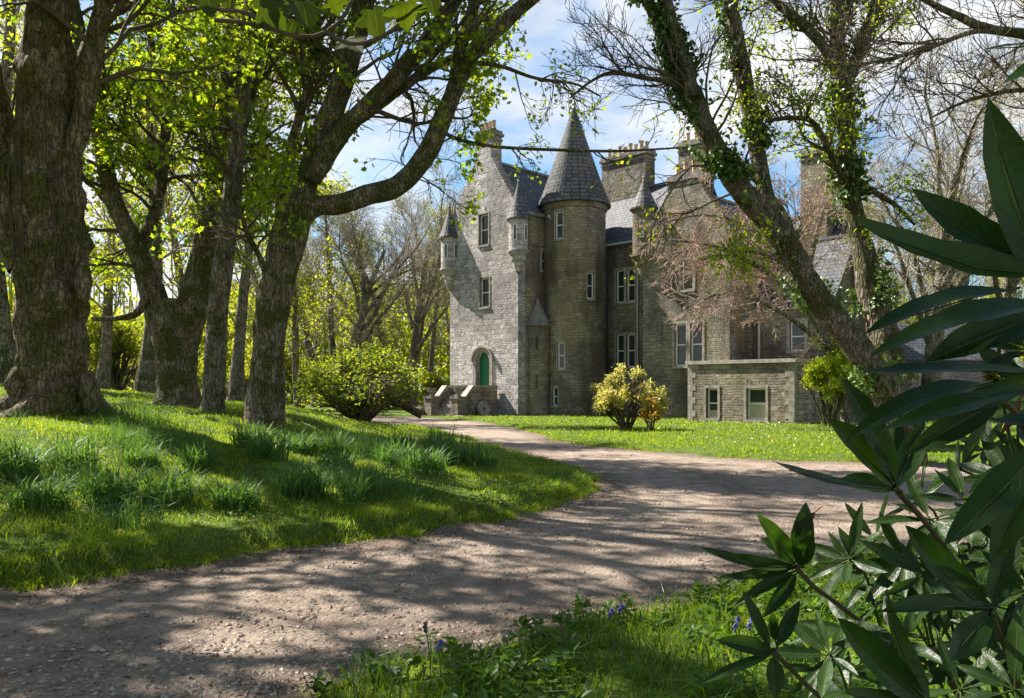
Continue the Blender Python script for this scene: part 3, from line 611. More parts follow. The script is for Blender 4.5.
def build_castle():
    # main tower house: gable to the drive, long wall to the right
    W = 6.1; cut = MB(); ac = -W+3.1
    win = [(ac+.05, 11.4, .85, 1.9), (ac+.12, 7.55, .85, 1.8)]
    for a, z, w, h in win: window((a, 0, z), TX, NF, w, h, cut=cut, panes=(1, 2), surround=.10, depth=.2)
    # arched doorway
    dz = 1.55; dw = 1.24; dh = 1.75; arch = [(ac-dw/2, dz), (ac+dw/2, dz)]+[(ac+dw/2*math.cos(t), dz+dh+dw/2*math.sin(t)) for t in np.linspace(0, math.pi, 13)]
    cut.prism([(a, -.5, z) for a, z in arch], (0, .95, 0))
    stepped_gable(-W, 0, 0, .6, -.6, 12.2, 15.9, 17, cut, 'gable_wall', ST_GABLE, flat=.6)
    d = MB(); d.prism([(a, .28, z) for a, z in arch], (0, .08, 0)); door = d.build('door', GREEN, castle)
    k = MB()
    for i in range(-2, 3): k.box((ac+i*.22, .275, dz+dh/2), TX, NF, .018, .02, dh)
    k.box((ac, .265, dz+dh), TX, NF, dw-.04, .04, .09); k.build('door_boards', GREEN, door)
    hd = MB(); hd.lathe((ac+.42, .24, dz+.95), [(.02, -.04), (.045, -.02), (.045, .02), (.02, .04)], 10); hd.build('handle', IRON, door)
    s = MB(); ri, ro = dw/2, dw/2+.26
    for sg in (-1, 1): s.aabb(min(ac+sg*ri, ac+sg*ro), max(ac+sg*ri, ac+sg*ro), -.07, .2, dz, dz+dh)
    ts = np.linspace(0, math.pi, 12)
    for t0, t1 in zip(ts[:-1], ts[1:]):
        s.prism([(ac+r*math.cos(t), -.07-.001*(i % 2), dz+dh+r*math.sin(t)) for i, (r, t) in enumerate(((ri, t0), (ro, t0), (ro, t1), (ri, t1)))], (0, .27, 0))
    for t0, t1 in zip(ts[:-1], ts[1:]):
        s.prism([(ac+r*math.cos(t), -.17, dz+dh+r*math.sin(t)) for (r, t) in ((ro+.01, t0), (ro+.12, t0), (ro+.12, t1), (ro+.01, t1))], (0, .3, 0))
    s.build('arch_surround', ST_DRESS, door)
    cut = MB(); mb = MB(); mb.aabb(-W, 0, .6, 9.5, -.6, 12.25)
    for b, z in ((2.3, 9.4),): window((0, b, z), TY, NR, .5, 1.2, cut=cut)
    cut_build('main_wall', mb, cut, ST_TOWER)
    gable_roof(-W, 0, .55, 9.5, 12.25, 15.75, 'b')
    cn = MB(); cn.aabb(-.02, .14, .62, 9.5, 12.0, 12.2); cn.build('eaves_course', ST_DARK, castle)
    chimney(-W/2, .5, 1.35, .95, 15.2, 17.5, 4, 'a', ST_GABLE)
    bartizan(0.02, 0.02, 9.75, 11.55, 13.85, .56, ST_GABLE); bartizan(-W+.05, -.08, 9.3, 11.25, 13.3, .55, ST_GABLE)
    # great round tower
    ta, tb, r = .95, 3.92, 1.96; p0 = math.atan2(-.76, .65); cut = MB(); mb = MB()
    mb.lathe((ta, tb, 0), [(r*1.04, -.6), (r*1.04, .35), (r*1.005, .5), (r, .55), (r*.985, 12.4), (r*1.03, 12.45), (r*1.03, 12.62), (r*1.06, 12.66), (r*1.06, 12.8)], 72)
    for off, z, w, h in ((-14.5, 11.35, .52, 1.65), (16.5, 7.75, .46, 1.55), (-12.5, 3.62, .46, 1.6), (-18.5, 1.2, .4, 1.15)):
        ph = p0+math.asin(off/32.0); n = np.array((math.cos(ph), math.sin(ph), 0)); t = np.array((-n[1], n[0], 0))
        window(np.array((ta, tb, z))+n*(r*.985+.0), t, n, w, h, cut=cut, panes=(1, 2), surround=.07, depth=.14)
    o = cut_build('round_tower', mb, cut, ST_TOWER, uv=(ta, tb, r))
    c = MB(); prof = []; n = 30
    for i in range(n):
        f = i/n; rr = 2.16*(1-f)+.05*f+.10*math.exp(-f*9); z = 12.72+6.15*f; prof += [(rr, z), (rr-.025, z+6.15/n*.98)]
    c.lathe((ta, tb, 0), prof+[(.05, 18.87)], 48); c.build('conical_roof', SLATE_T, castle, uv=(ta, tb, 1.3))
    f = MB(); f.lathe((ta, tb, 0), [(.10, 18.7), (.13, 18.85), (.06, 19.0), (.11, 19.12), (.05, 19.22), (.02, 19.3), (.012, 19.75)], 10); f.build('finial', LEAD, castle)
    # small stair turret between gable corner and round tower
    sa, sb, sr = .18, 1.5, .66; mb = MB(); mb.lathe((sa, sb, 0), [(sr*1.06, -.6), (sr*1.06, .3), (sr, .4), (sr, 5.25), (sr*1.08, 5.3), (sr*1.08, 5.42)], 28); st = mb.build('stair_turret', ST_TOWER, castle, uv=(sa, sb, sr))
    c = MB(); c.lathe((sa, sb, 0), [(sr*1.22, 5.4), (sr*1.2, 5.48), (sr*.8, 6.0), (sr*.38, 6.55), (.03, 7.05)], 28); c.build('turret_roof', ST_DARK, st)
    for z, ph in ((2.1, p0-.05), (4.4, p0-.05)):
        n = np.array((math.cos(ph), math.sin(ph), 0)); t = np.array((-n[1], n[0], 0)); w = MB(); w.box(np.array((sa, sb, z))+n*(sr), t, n, .13, .05, .8); w.build('slit_window', GLASS, st)
    # linking wing behind the tower
    cut = MB(); mb = MB(); mb.aabb(0.01, 7.2, 5.5, 11.5, -.6, 10.6)
    for z, h in ((7.87, 2.0), (3.95, 2.0)):
        for a in (3.26, 4.06): window((a, 5.5, z), TX, NF, .62, h, cut=cut, panes=(1, 2), surround=.09)
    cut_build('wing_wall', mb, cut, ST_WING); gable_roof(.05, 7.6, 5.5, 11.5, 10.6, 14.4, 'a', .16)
    g = MB(); g.tubes(np.array([(2.2, 5.28, 10.42), (5.0, 5.28, 10.42)]), np.array([.07, .07]), 8); g.build('gutter', IRON_P, castle)
    g = MB(); g.tubes(np.array([(4.62, 5.3, 10.4), (4.62, 5.3, 10.1), (4.62, 5.42, 9.8), (4.62, 5.42, 0)]), np.array([.055]*4), 8); g.aabb(4.5, 4.74, 5.26, 5.49, 10.05, 10.3); g.build('downpipe', IRON_P, castle)
    for b, a in ((5.36, 2.05), (5.36, 2.35)):
        g = MB(); g.tubes(np.array([(a, b, 10.6), (a, b, 0)]), np.array([.08, .08]), 8); g.build('downpipe', IRON, castle)
    chimney(1.6, 8.5, 3.5, 1.0, 13.0, 16.8, 8, 'a', ST_WING, .6, .14); chimney(6.75, 8.4, 1.8, 1.05, 12.5, 16.5, 3, 'a', ST_WING)
    # second, lower gable with the tall ground floor windows
    cut = MB()
    for a in (9.30, 10.26): window((a, 2.8, 3.98), TX, NF, .72, 2.25, cut=cut, panes=(1, 2), surround=.14)
    window((9.7, 2.8, 7.7), TX, NF, .7, 1.7, cut=cut)
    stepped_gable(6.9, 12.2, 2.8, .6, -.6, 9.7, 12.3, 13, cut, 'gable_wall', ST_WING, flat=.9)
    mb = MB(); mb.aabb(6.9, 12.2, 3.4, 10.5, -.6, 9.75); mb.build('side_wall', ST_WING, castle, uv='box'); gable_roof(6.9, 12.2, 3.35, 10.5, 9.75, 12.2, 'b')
    chimney(9.55, 3.35, 2.1, 1.0, 11.6, 13.0, 4, 'a', ST_WING, .75, .15); bartizan(6.95, 2.82, 9.0, 11.5, 13.3, .62, ST_WING)
    # lower range to the right and the tall stack behind it
    cut = MB(); mb = MB(); mb.aabb(12.21, 16.4, 5.2, 10.4, -.6, 6.0); window((14.6, 5.2, 4.3), TX, NF, .8, 1.5, cut=cut)
    cut_build('low_range_wall', mb, cut, ST_WING); gable_roof(12.22, 16.5, 5.2, 10.4, 6.0, 9.5, 'a', .15)
    mb = MB(); mb.prism([(16.4, 5.25, 6), (16.4, 10.35, 6), (16.4, 7.8, 9.3)], (-.4, 0, 0)); mb.build('end_gable', ST_WING, castle, uv='box')
    mb = MB(); mb.aabb(10.2, 14.2, 10.6, 14.2, -.6, 9.2); mb.build('rear_block', ST_WING, castle, uv='box'); gable_roof(10.2, 14.2, 10.6, 14.2, 9.2, 11.8, 'a', .15)
    chimney(12.9, 11.4, 1.5, 1.2, 9.0, 15.3, 0, 'a', ST_WING)
    g = MB(); g.tubes(np.array([(12.6, 5.05, 6), (12.6, 5.05, 0)]), np.array([.07, .07]), 8); g.build('downpipe', IRON_P, castle)
build_castle()
def build_steps():
    """stone staircase up to the green door, in the castle's own directions"""
    e = empty('door_staircase', C0, rad(-45)); tag(e, 'stone staircase with sloping side walls rising to the green arched door', 'steps')
    ac = -3.0; w = 1.05; L_ = MB(); L_.aabb(ac-w-.3, ac+w+.3, -1.75, -.1, -.4, 1.5); L_.build('landing', ST_ANNEX, e, uv='box')
    s = MB()
    for i in range(7): s.aabb(ac-w+.02, ac+w-.02, -1.76-(i+1)*.19, -1.75-i*.19, -.4, 1.5-.19*(i+1))
    s.build('steps', ST_DRESS, e)
    for q in (-1, 1):
        m = MB(); a0 = ac+q*(w+.15); lo, hi = a0-.17, a0+.17
        m.prism([(lo, -1.74, -.4), (lo, -1.74, 1.72), (lo, -2.05, 1.72), (lo, -2.72, 1.02), (lo, -2.72, -.4)], (hi-lo, 0, 0)); m.build('side_wall', ST_ANNEX, e, uv='box')
        m = MB(); m.prism([(lo-.05, -.1, 1.73), (lo-.05, -.1, 1.86), (lo-.05, -2.08, 1.86), (lo-.05, -2.80, 1.12), (lo-.05, -2.76, 1.0), (lo-.05, -2.05, 1.73)], (hi-lo+.1, 0, 0)); m.build('coping', ST_DRESS, e)
        m = MB(); m.aabb(lo, hi, -1.74, -.1, 1.5, 1.725); m.build('parapet', ST_ANNEX, e, uv='box')
        m = MB(); m.aabb(a0-.3, a0+.3, -3.36, -2.73, -.4, 1.08); p = m.build('pedestal', ST_ANNEX, e, uv='box')
        m = MB(); m.aabb(a0-.36, a0+.36, -3.42, -2.72, 1.082, 1.22); m.build('pedestal_cap', ST_DARK, p)
        u = MB(); u.lathe((a0, -3.05, 1.215), [(.16, 0), (.18, .05), (.10, .09), (.12, .14), (.24, .26), (.27, .38), (.25, .44), (.29, .47), (.29, .5), (.22, .5), (.20, .42)], 18)
        me = u.mesh('urn', ST_DARK, True); o = link('stone_urn', me); o.location = C0; o.rotation_euler = (0, 0, rad(-45))
        tag(o, 'small stone urn on the left pedestal of the castle steps, farther from the wall corner' if q < 0 else 'small stone urn on the right pedestal of the castle steps, nearer the millstone', 'urn', 'urns on the step pedestals')
    ms = MB(); ms.lathe((0, 0, 0), [(.12, -.09), (.44, -.09), (.46, -.06), (.46, .06), (.44, .09), (.12, .09), (.12, -.09)], 28); o = ms.build('millstone', ST_DRESS)
    R = Matrix.Rotation(rad(-45), 4, 'Z'); pt = R @ Vector((ac+w+.58, -1.5, 0)); o.location = (C0[0]+pt.x, C0[1]+pt.y, .38); o.rotation_euler = (0, rad(76), rad(-45)); tag(o, 'round pale millstone leaning against the side wall of the steps', 'millstone')
    b = MB(); b.aabb(-.45, .45, -.3, .3, -.1, .5); b.aabb(-.40, .40, -.25, .25, .5, .55); o = b.build('stone_block', ST_ANNEX, uv='box'); p = R @ Vector((ac-w-1.0, -3.3, 0)); o.location = (C0[0]+p.x, C0[1]+p.y, -.1); o.rotation_euler = (0, 0, rad(-40)); tag(o, 'low square stone block left of the step pedestals', 'stone block')
    b = MB(); b.lathe((0, 0, 0), [(.3, 0), (.42, .04), (.4, .1), (.2, .13)], 10); o = b.build('flat_stone', ST_DRESS); p = R @ Vector((ac+w+.5, -3.2, 0)); o.location = (C0[0]+p.x, C0[1]+p.y, -.09); tag(o, 'flat pale stone lying on the grass edge before the millstone', 'stone')
build_steps()
def build_annex():
    e = empty('annex_building', C0, rad(-45)); tag(e, 'low flat roofed stone annex with two small sash windows before the castle', 'annex')
    a0, a1, b0, b1 = 11.52, 16.9, .06, 5.15; cut = MB(); mb = MB(); mb.aabb(a0, a1, b0, b1, -.6, 2.83)
    window((a0+1.31, b0, .98), TX, NF, .62, 1.42, e, cut=cut, surround=.12, depth=.2, blind=.3); window((a0+3.57, b0, .98), TX, NF, .95, 1.42, e, cut=cut, surround=.12, depth=.2, blind=.72)
    cut.box((a1, b0+1.9, 1.0), TY, NR, .4, .5, 1.1)
    cut_build('wall', mb, cut, ST_ANNEX, e); c = MB(); c.aabb(a0-.1, a1+.1, b0-.1, b1+.1, 2.832, 3.0); c.build('coping', plain_mat('annex_coping', (.36, .33, .285), .85, .2, .3, 4, .02), e)
    for ax, sx in ((a0, 1), (a1, -1)):
        q = MB()
        for i in range(9):
            l = .42 if i % 2 else .26; x0, x1 = sorted((ax-sx*.012, ax+sx*l)); q.aabb(x0, x1, b0-.014, b0+.2, .02+i*.31, .32+i*.31)
        q.build('quoins', ST_DRESS, e)
    s = MB(); s.box((a1-.05, b0+1.9, 1.0), TY, NR, .3, .06, 1.0); s.build('shutter', PAINT_W if False else ST_DARK, e)
build_annex()
def build_cottage():
    x, y, z = at(950, 414, 46); e = empty('stone_outbuilding', (x, y, z-.1), rad(12)); tag(e, 'distant low stone outbuilding with red door frame behind the ivy tree', 'outbuilding')
    cut = MB(); mb = MB(); mb.aabb(-4.2, 4.2, 0, 4.5, -.6, 3.3); cut.box((-1.3, 0, 1.2), TX, NF, 1.0, .8, 2.4)
    cut_build('wall', mb, cut, ST_GABLE, e); d = MB(); d.box((-1.3, .25, 1.2), TX, NF, .9, .06, 2.4); dd = d.build('door', plain_mat('red_door_paint', (.24, .045, .03), .5, .4), e)
    f = MB()
    for q in (-1, 1): f.box((-1.3+q*.46, .05, 1.2), TX, NF, .1, .16, 2.4)
    f.build('door_frame', plain_mat('red_frame_paint', (.36, .07, .045), .5, .4), dd)
    r = MB(); r.prism([(-4.4, -.3, 3.2), (-4.4, 2.25, 5.4), (-4.4, 4.8, 3.2), (-4.4, 4.8, 3.05), (-4.4, 2.25, 5.2), (-4.4, -.3, 3.05)], (8.8, 0, 0)); r.build('roof', SLATE, e, uv='box')
build_cottage()
# ------------------------------------------------------------------ trees
def spline(P, K):
    """Catmull-Rom through rows of P, K samples spread by length"""
    P = np.asarray(P, float); Q = np.vstack([2*P[0]-P[1], P, 2*P[-1]-P[-2]]); out = []
    for i in range(1, len(Q)-2):
        t = np.linspace(0, 1, 12, endpoint=False)[:, None]; a, b, c, d = Q[i-1], Q[i], Q[i+1], Q[i+2]
        out.append(.5*((2*b)+(-a+c)*t+(2*a-5*b+4*c-d)*t**2+(-a+3*b-3*c+d)*t**3))
    out = np.vstack(out+[Q[-2][None]]); L_ = np.concatenate([[0], np.cumsum(np.linalg.norm(np.diff(out[:, :3], axis=0), axis=1))])
    s = np.linspace(0, L_[-1], K); return np.stack([np.interp(s, L_, out[:, k]) for k in range(out.shape[1])], -1)
def limb(pts, D, K=40):
    """pts: (px, py, width_px, depth offset) -> points and radii in metres"""
    R = []
    for p in pts:
        d = D+(p[3] if len(p) > 3 else 0); R.append((*at(p[0], p[1], d), p[2]/2/FPX*d))
    S = spline(R, K); return S[:, :3], np.maximum(S[:, 3]*.85, .008)
def spawn(P, R, n, t0, t1, lo, hi, a0, a1, up, wig, K, rng, rs=.6, taper=.8, rel=True, rmax=9, rmin=.0055):
    N = len(P); i = np.repeat(np.arange(N), n); m = len(i); t = rng.uniform(t0, t1, m); KK = P.shape[1]
    f = t*(KK-1); k = np.minimum(f.astype(int), KK-2); w = (f-k)[:, None]
    pos = P[i, k]*(1-w)+P[i, k+1]*w; T = norm(P[i, k+1]-P[i, k]); r = (R[i, k]*(1-w[:, 0])+R[i, k+1]*w[:, 0])
    pr = rng.normal(size=(m, 3)); pr = norm(pr-(pr*T).sum(1, keepdims=True)*T); a = rng.uniform(a0, a1, m)[:, None]
    d = norm(np.cos(a)*T+np.sin(a)*pr+np.array([0, 0, up])); L_ = rng.uniform(lo, hi, m)*((1.15-.6*t) if rel else 1)
    pts = [pos]; dd = d
    for _ in range(K-1):
        dd = norm(dd+wig*rng.normal(size=(m, 3))+np.array([0, 0, up*.25])); pts.append(pts[-1]+dd*(L_/(K-1))[:, None])
    r0 = np.minimum(np.minimum(r*rs, L_*.035), rmax); R2 = r0[:, None]*(1-taper*np.linspace(0, 1, K)[None]); return np.stack(pts, 1), np.maximum(R2, rmin)
def scatter(mb, P, n, size, tmpl, rng, spread=.08, droop=.2, flat=.6, t0=.15):
    N = len(P); i = np.repeat(np.arange(N), n); m = len(i); t = rng.uniform(t0, 1, m); K = P.shape[1]; f = t*(K-1); k = np.minimum(f.astype(int), K-2); w = (f-k)[:, None]
    pos = P[i, k]*(1-w)+P[i, k+1]*w+rng.normal(0, spread, (m, 3)); T = norm(P[i, k+1]-P[i, k])
    d = norm(.5*T+rnd_unit(rng, m)*.9+np.array([0, 0, -droop])); nr = norm(rnd_unit(rng, m)+np.array([0, 0, flat]))
    mb.leaves(pos, d, nr, size*rng.uniform(.6, 1.2, m), tmpl)
def ivy_on(mb, P, R, n, size, rng, t0=0.0, t1=1.0, out=.16, gate=None, seed=5):
    K = len(P); t = rng.uniform(t0, t1, n); f = t*(K-1); k = np.minimum(f.astype(int), K-2); w = (f-k)[:, None]
    T = norm(P[k+1]-P[k]); r = R[k]*(1-w[:, 0])+R[k+1]*w[:, 0]; pr = rng.normal(size=(n, 3)); pr = norm(pr-(pr*T).sum(1, keepdims=True)*T)
    c = P[k]*(1-w)+P[k+1]*w; pos = c+pr*(r*.95+out*rng.random(n)**1.7)[:, None]; g = vnoise(pos*1.1, seed) > (gate if gate is not None else -.2)
    pos, pr = pos[g], pr[g]; m = len(pos); d = norm(pr*.5+np.array([0, 0, -.5])+.7*rng.normal(size=(m, 3))); mb.leaves(pos, d, norm(pr+.5*rng.normal(size=(m, 3))+np.array([0, 0, .4])), size*rng.uniform(.6, 1.25, m), LF_IVY)
class Tree:
    def __init__(s, name, label, cat, base, seed, group=None, bark='bark'):
        s.o = empty(name, base); tag(s.o, label, cat, group); s.base = np.array(base); s.rng = np.random.default_rng(seed); s.bark = bark
        s.t = MB(); s.b = MB(); s.c = MB(); s.i = MB(); s.limbs = []; s.seed = seed; s.tw = []
    def add_limb(s, P, R, sides=18, amp=.22, fr=1.6):
        s.t.tubes(P, R, sides, amp, fr, s.seed); s.limbs.append((P, R)); return s
    def branches(s, sel, n, t0=.25, t1=1.0, L0=(2.2, 4.5), n2=6, L1=(.9, 2.0), n3=4, L2=(.4, .9), up=.12, wig=.22, rmax=.06, ang=(.5, 1.15), rmin=.0055):
        P = np.stack([spline(np.column_stack([s.limbs[i][0], s.limbs[i][1]]), 24) for i in sel]); Rr = P[..., 3]; P = P[..., :3]; rng = s.rng
        A, RA = spawn(P, Rr, n, t0, t1, *L0, *ang, up, wig, 9, rng, .55, .75, rmax=rmax, rmin=rmin)
        B, RB = spawn(A, RA, n2, .2, 1, *L1, .4, 1.0, up, wig, 6, rng, .7, .75, rmin=rmin)
        C_, RC = spawn(B, RB, n3, .15, 1, *L2, .35, 1.0, up*.6, wig*.9, 4, rng, .8, .6, rmin=rmin)
        s.b.tubes(A, RA, 6); s.b.tubes(B, RB, 4, cap=False); s.b.tubes(C_, RC, 3, cap=False); s.tw.append((A, B, C_)); return s
    def foliage(s, n, size, tmpl=LF_SYC, spread=.10, gate=None, nb=0, which=None, droop=.25, flat=.6):
        for j, (A, B, C_) in enumerate(s.tw):
            if s.base[1] > 14: C_ = C_[(C_[:, 0, 2] < 10.8) | (s.rng.random(len(C_)) < .4)]
            if which is not None and j not in which: continue
            if gate is not None: C_ = C_[vnoise(C_[:, -1]*.45, s.seed+3) > gate]
            scatter(s.c, C_, n, size, tmpl, s.rng, spread, droop, flat)
            if nb: scatter(s.c, B, nb, size, tmpl, s.rng, spread, droop, flat, .4)
        return s
    def done(s, crown=None, twig='twig', ivy='ivy'):
        for mb, nm, mt, sm in ((s.t, 'trunk', M[s.bark], True), (s.b, 'branches', M[twig], True), (s.c, 'crown', M[crown] if crown else None, False), (s.i, 'ivy', M[ivy], False)):
            if mb.n:
                mb.v = [v-s.base for v in mb.v]; mb.build(nm, mt, s.o, sm=sm)
        return s.o
def foot(px, py, D): x, y, z = at(px, py, D); return (x, y, h1(x, y)-.05)
def build_hero_trees():
    # the huge old trunk at the left
    D = 15; T = Tree('old_sycamore_tree', 'huge gnarled old tree with burrs and vine stems at left', 'tree', foot(56, 425, D), 101, bark='bark_old')
    P, R = limb([(54, 452, 112), (57, 428, 96), (57, 405, 84), (56, 380, 76), (54, 350, 72), (52, 310, 76), (50, 260, 80), (47, 210, 82), (44, 160, 74), (43, 110, 64), (47, 60, 58), (52, 0, 52), (50, -70, 44), (40, -170, 34), (20, -280, 22), (0, -380, 10)], D, 110)
    R = R*.9; T.add_limb(P, R, 48, .5, 1.9)
    for pts in ([(26, 270, 40), (14, 215, 44), (2, 150, 42), (-12, 90, 38), (-30, 10, 34), (-60, -90, 26), (-110, -220, 16)],
                [(52, 235, 14, .1), (64, 180, 24, 0), (76, 140, 24, 0), (85, 105, 23, 0), (92, 60, 24), (104, 0, 20), (120, -80, 16, -.5), (150, -200, 10, -1)],
                [(48, 160, 14, .3), (60, 115, 20, .2), (78, 78, 20, .6), (96, 30, 18, 1), (130, -60, 14, 1.5), (190, -180, 8, 2)],
                [(48, 60, 18, .1), (44, 10, 26, 0), (30, -60, 22, -1.2), (60, -170, 14, -2.5), (110, -260, 8, -3)]):
        T.add_limb(*limb(pts, D, 40), 18, .25, 1.7)
    for px, py, w in ((84, 282, 16), (22, 385, 22), (90, 392, 20), (58, 300, 26), (30, 330, 14), (66, 405, 30), (40, 404, 26)):
        c = np.array(at(px, py, D-.35)); T.t.tubes(np.array([c+(0, 0, -.42), c+(0, 0, -.3), c, c+(0, 0, .3), c+(0, 0, .42)]), np.array([.02, .6, 1, .6, .02])*w/2/FPX*D*1.15, 16, .5, 2.4, 7)
    for k in range(7):   # roots spreading over the turf
        a = k*.7+.3; b = T.base; pts = np.array([[b[0]+math.cos(a)*r, b[1]+math.sin(a)*r, 0] for r in (.55, 1.0, 1.5, 2.0)]); pts[:, 2] = hgt(pts[:, 0], pts[:, 1])+np.array([.30, .02, -.10, -.22]); T.t.tubes(spline(pts, 14), np.linspace(.22, .09, 14), 12, .5, 2.6, 9)
    rng = T.rng
    for k in range(34):  # dead vine stems clinging to the trunk
        a = rng.uniform(-2.9, -.2); n = 40; tt = np.linspace(rng.uniform(.06, .2), rng.uniform(.4, .62), n); f = tt*(len(P)-1); i = f.astype(int); w = (f-i)[:, None]; c = P[i]*(1-w)+P[i+1]*w; r = R[i]
        a = a+np.cumsum(np.convolve(rng.normal(0, .06, n), np.ones(6)/6, 'same')); v = c+np.stack([np.cos(a), np.sin(a), 0*a], -1)*(r*1.04)[:, None]; T.i.tubes(v, np.full(n, rng.uniform(.004, .009)), 5)
    T.branches(range(1, 5), 9, .3, 1, (2.4, 4.6), 6, (1.0, 2.0), 4, (.4, .9)).branches([0], 14, .58, 1, (2.5, 5), 6, (1, 2), 4, (.4, .9)).foliage(9, .13, gate=-.25)
    T.done('syc', ivy='twig')
    # forked tree behind it
    D = 22; T = Tree('forked_tree', 'mossy tree whose short thick trunk forks low into two limbs', 'tree', foot(178, 405, D), 102)
    T.add_limb(*limb([(176, 425, 78), (178, 405, 56), (178, 385, 45), (177, 355, 42), (175, 325, 52), (176, 300, 46)], D, 40), 28, .25, 1.7)
    T.add_limb(*limb([(170, 345, 34), (158, 310, 32), (148, 280, 27), (135, 245, 23), (115, 205, 20), (102, 150, 18), (90, 80, 17), (72, 0, 15), (60, -90, 12), (40, -200, 7)], D, 60), 16, .2, 1.8)
    T.add_limb(*limb([(182, 345, 36), (194, 300, 34), (203, 255, 28), (212, 205, 23), (220, 150, 21), (228, 80, 19), (236, 0, 17), (246, -100, 12), (250, -210, 6)], D, 60), 16, .2, 1.8)
    T.add_limb(*limb([(150, 290, 12, -.2), (138, 312, 9, -.6), (120, 318, 7, -.8), (92, 319, 5, -1)], D, 24), 10, .2, 2)
    T.add_limb(*limb([(140, 255, 16, .2), (160, 190, 13, 1), (168, 110, 12, 1.4), (180, 20, 9, 2), (190, -100, 6, 2)], D, 40), 12, .2, 2)
    T.branches([1, 2, 4], 24, .2, 1, (2.2, 4.8), 6, (1, 2.2), 4, (.4, .9), up=.0).branches([1, 2, 4], 18, .12, .7, (1.6, 3.2), 6, (.8, 1.6), 4, (.4, .8), up=-.15).foliage(10, .13, gate=-.2).done('syc')
    # slim upright trunk
    D = 19; T = Tree('slim_tree', 'slim upright pale barked tree between the forked tree and leaning tree', 'tree', foot(212, 416, D), 103, bark='bark_pale')
    T.add_limb(*limb([(211, 430, 50), (212, 416, 36), (214, 395, 26), (216, 350, 24), (219, 300, 23), (225, 250, 23), (232, 190, 21), (240, 120, 19), (247, 40, 17), (256, -60, 13), (262, -190, 7)], D, 70), 20, .16, 1.8)
    T.add_limb(*limb([(236, 150, 12, .1), (252, 95, 10, .5), (268, 30, 9, .8), (290, -60, 6, 1.2), (310, -140, 4, 1.4)], D, 40), 10, .2, 2)
    T.branches([0, 1], 30, .35, 1, (1.6, 3.6), 6, (.8, 1.7), 4, (.4, .8), up=-.04).foliage(10, .125, gate=-.2).done('syc')
    # big leaning tree whose limb arches towards the castle
    D = 18; T = Tree('leaning_sycamore_tree', 'large leaning tree with a long limb arching right toward the castle', 'tree', foot(264, 419, D), 104)
    T.add_limb(*limb([(262, 440, 66), (264, 420, 50), (266, 398, 41), (268, 360, 37), (272, 315, 37), (279, 275, 39), (289, 238, 41), (299, 208, 40), (306, 190, 32)], D, 60), 28, .2, 1.6)
    T.add_limb(*limb([(296, 222, 30), (314, 207, 25), (340, 204, 23), (368, 195, 24), (399, 185, 25), (427, 153, 24), (444, 116, 22), (459, 79, 21), (472, 55, 19), (490, 36, 18), (520, 8, 16), (570, -30, 12), (640, -80, 7)], D, 80), 16, .15, 1.8)
    T.add_limb(*limb([(453, 92, 17), (461, 48, 16), (474, 5, 14), (485, -60, 10), (500, -150, 5)], D, 30), 12, .15, 2)
    T.add_limb(*limb([(300, 210, 28), (310, 170, 26), (324, 130, 25), (338, 95, 27), (350, 55, 26), (362, 15, 24), (375, -60, 18), (380, -180, 10)], D, 60), 16, .2, 1.8)
    T.add_limb(*limb([(312, 180, 22, -.2), (332, 145, 23, -.3), (356, 117, 22, -.3), (378, 95, 21, -.3), (398, 76, 20, -.2), (422, 50, 17), (448, 15, 14), (470, -40, 10), (510, -120, 6)], D, 60), 16, .2, 1.8)
    T.add_limb(*limb([(360, 118, 14, -.2), (390, 96, 13, .2), (425, 72, 11, .7), (455, 56, 9, 1), (480, 42, 5, 1.2)], D, 40), 10, .15, 2)
    T.add_limb(*limb([(280, 250, 16, .2), (282, 205, 14, .4), (288, 160, 12, .6), (300, 115, 11, .8), (312, 70, 10, .8), (317, 15, 9, .8), (330, -80, 6, .8)], D, 50), 12, .15, 2)
    T.add_limb(*limb([(268, 285, 9, -.1), (262, 262, 7, -.3), (247, 232, 6, -.6), (238, 200, 4, -.9)], D, 24), 8, .1, 2)
    T.add_limb(*limb([(440, 130, 5), (460, 140, 4.6), (500, 147, 4.2), (560, 150, 3.8), (620, 151, 3.2), (690, 147, 2)], D, 50), 8, .05, 2)
    T.add_limb(*limb([(468, 62, 6), (500, 66, 5), (535, 78, 4), (575, 84, 3), (600, 96, 2)], D, 30), 8, .05, 2)
    T.branches([3, 4, 6], 22, .2, 1, (1.6, 4.2), 6, (.9, 2), 4, (.4, .9)).branches([5, 7], 8, .3, 1, (1.2, 2.6), 5, (.8, 1.6), 4, (.4, .8))
    T.branches([1], 9, .5, 1, (1.4, 3.0), 5, (.7, 1.5), 3, (.3, .7)).branches([2], 9, .25, 1, (1.4, 3), 5, (.7, 1.5), 3, (.4, .8)).branches([8, 9], 9, .2, 1, (.7, 1.6), 4, (.4, .9), 3, (.2, .5), rmax=.02, up=-.05)
    T.branches([1], 10, .22, .5, (.8, 1.7), 5, (.5, 1.1), 4, (.3, .7), rmax=.02, up=-.1)
    T.foliage(9, .125, gate=-.15, which=[0, 1]).foliage(1, .12, gate=.42, which=[2, 3]).foliage(1, .11, gate=.1, which=[4]).foliage(6, .13, gate=.22, which=[5]).done('syc')
    # ivy covered tree with several stems at the right
    D = 17; T = Tree('ivy_clad_tree', 'many stemmed tree clad in ivy leaning across the castle at right', 'tree', foot(903, 452, D), 105, bark='bark_ivy')
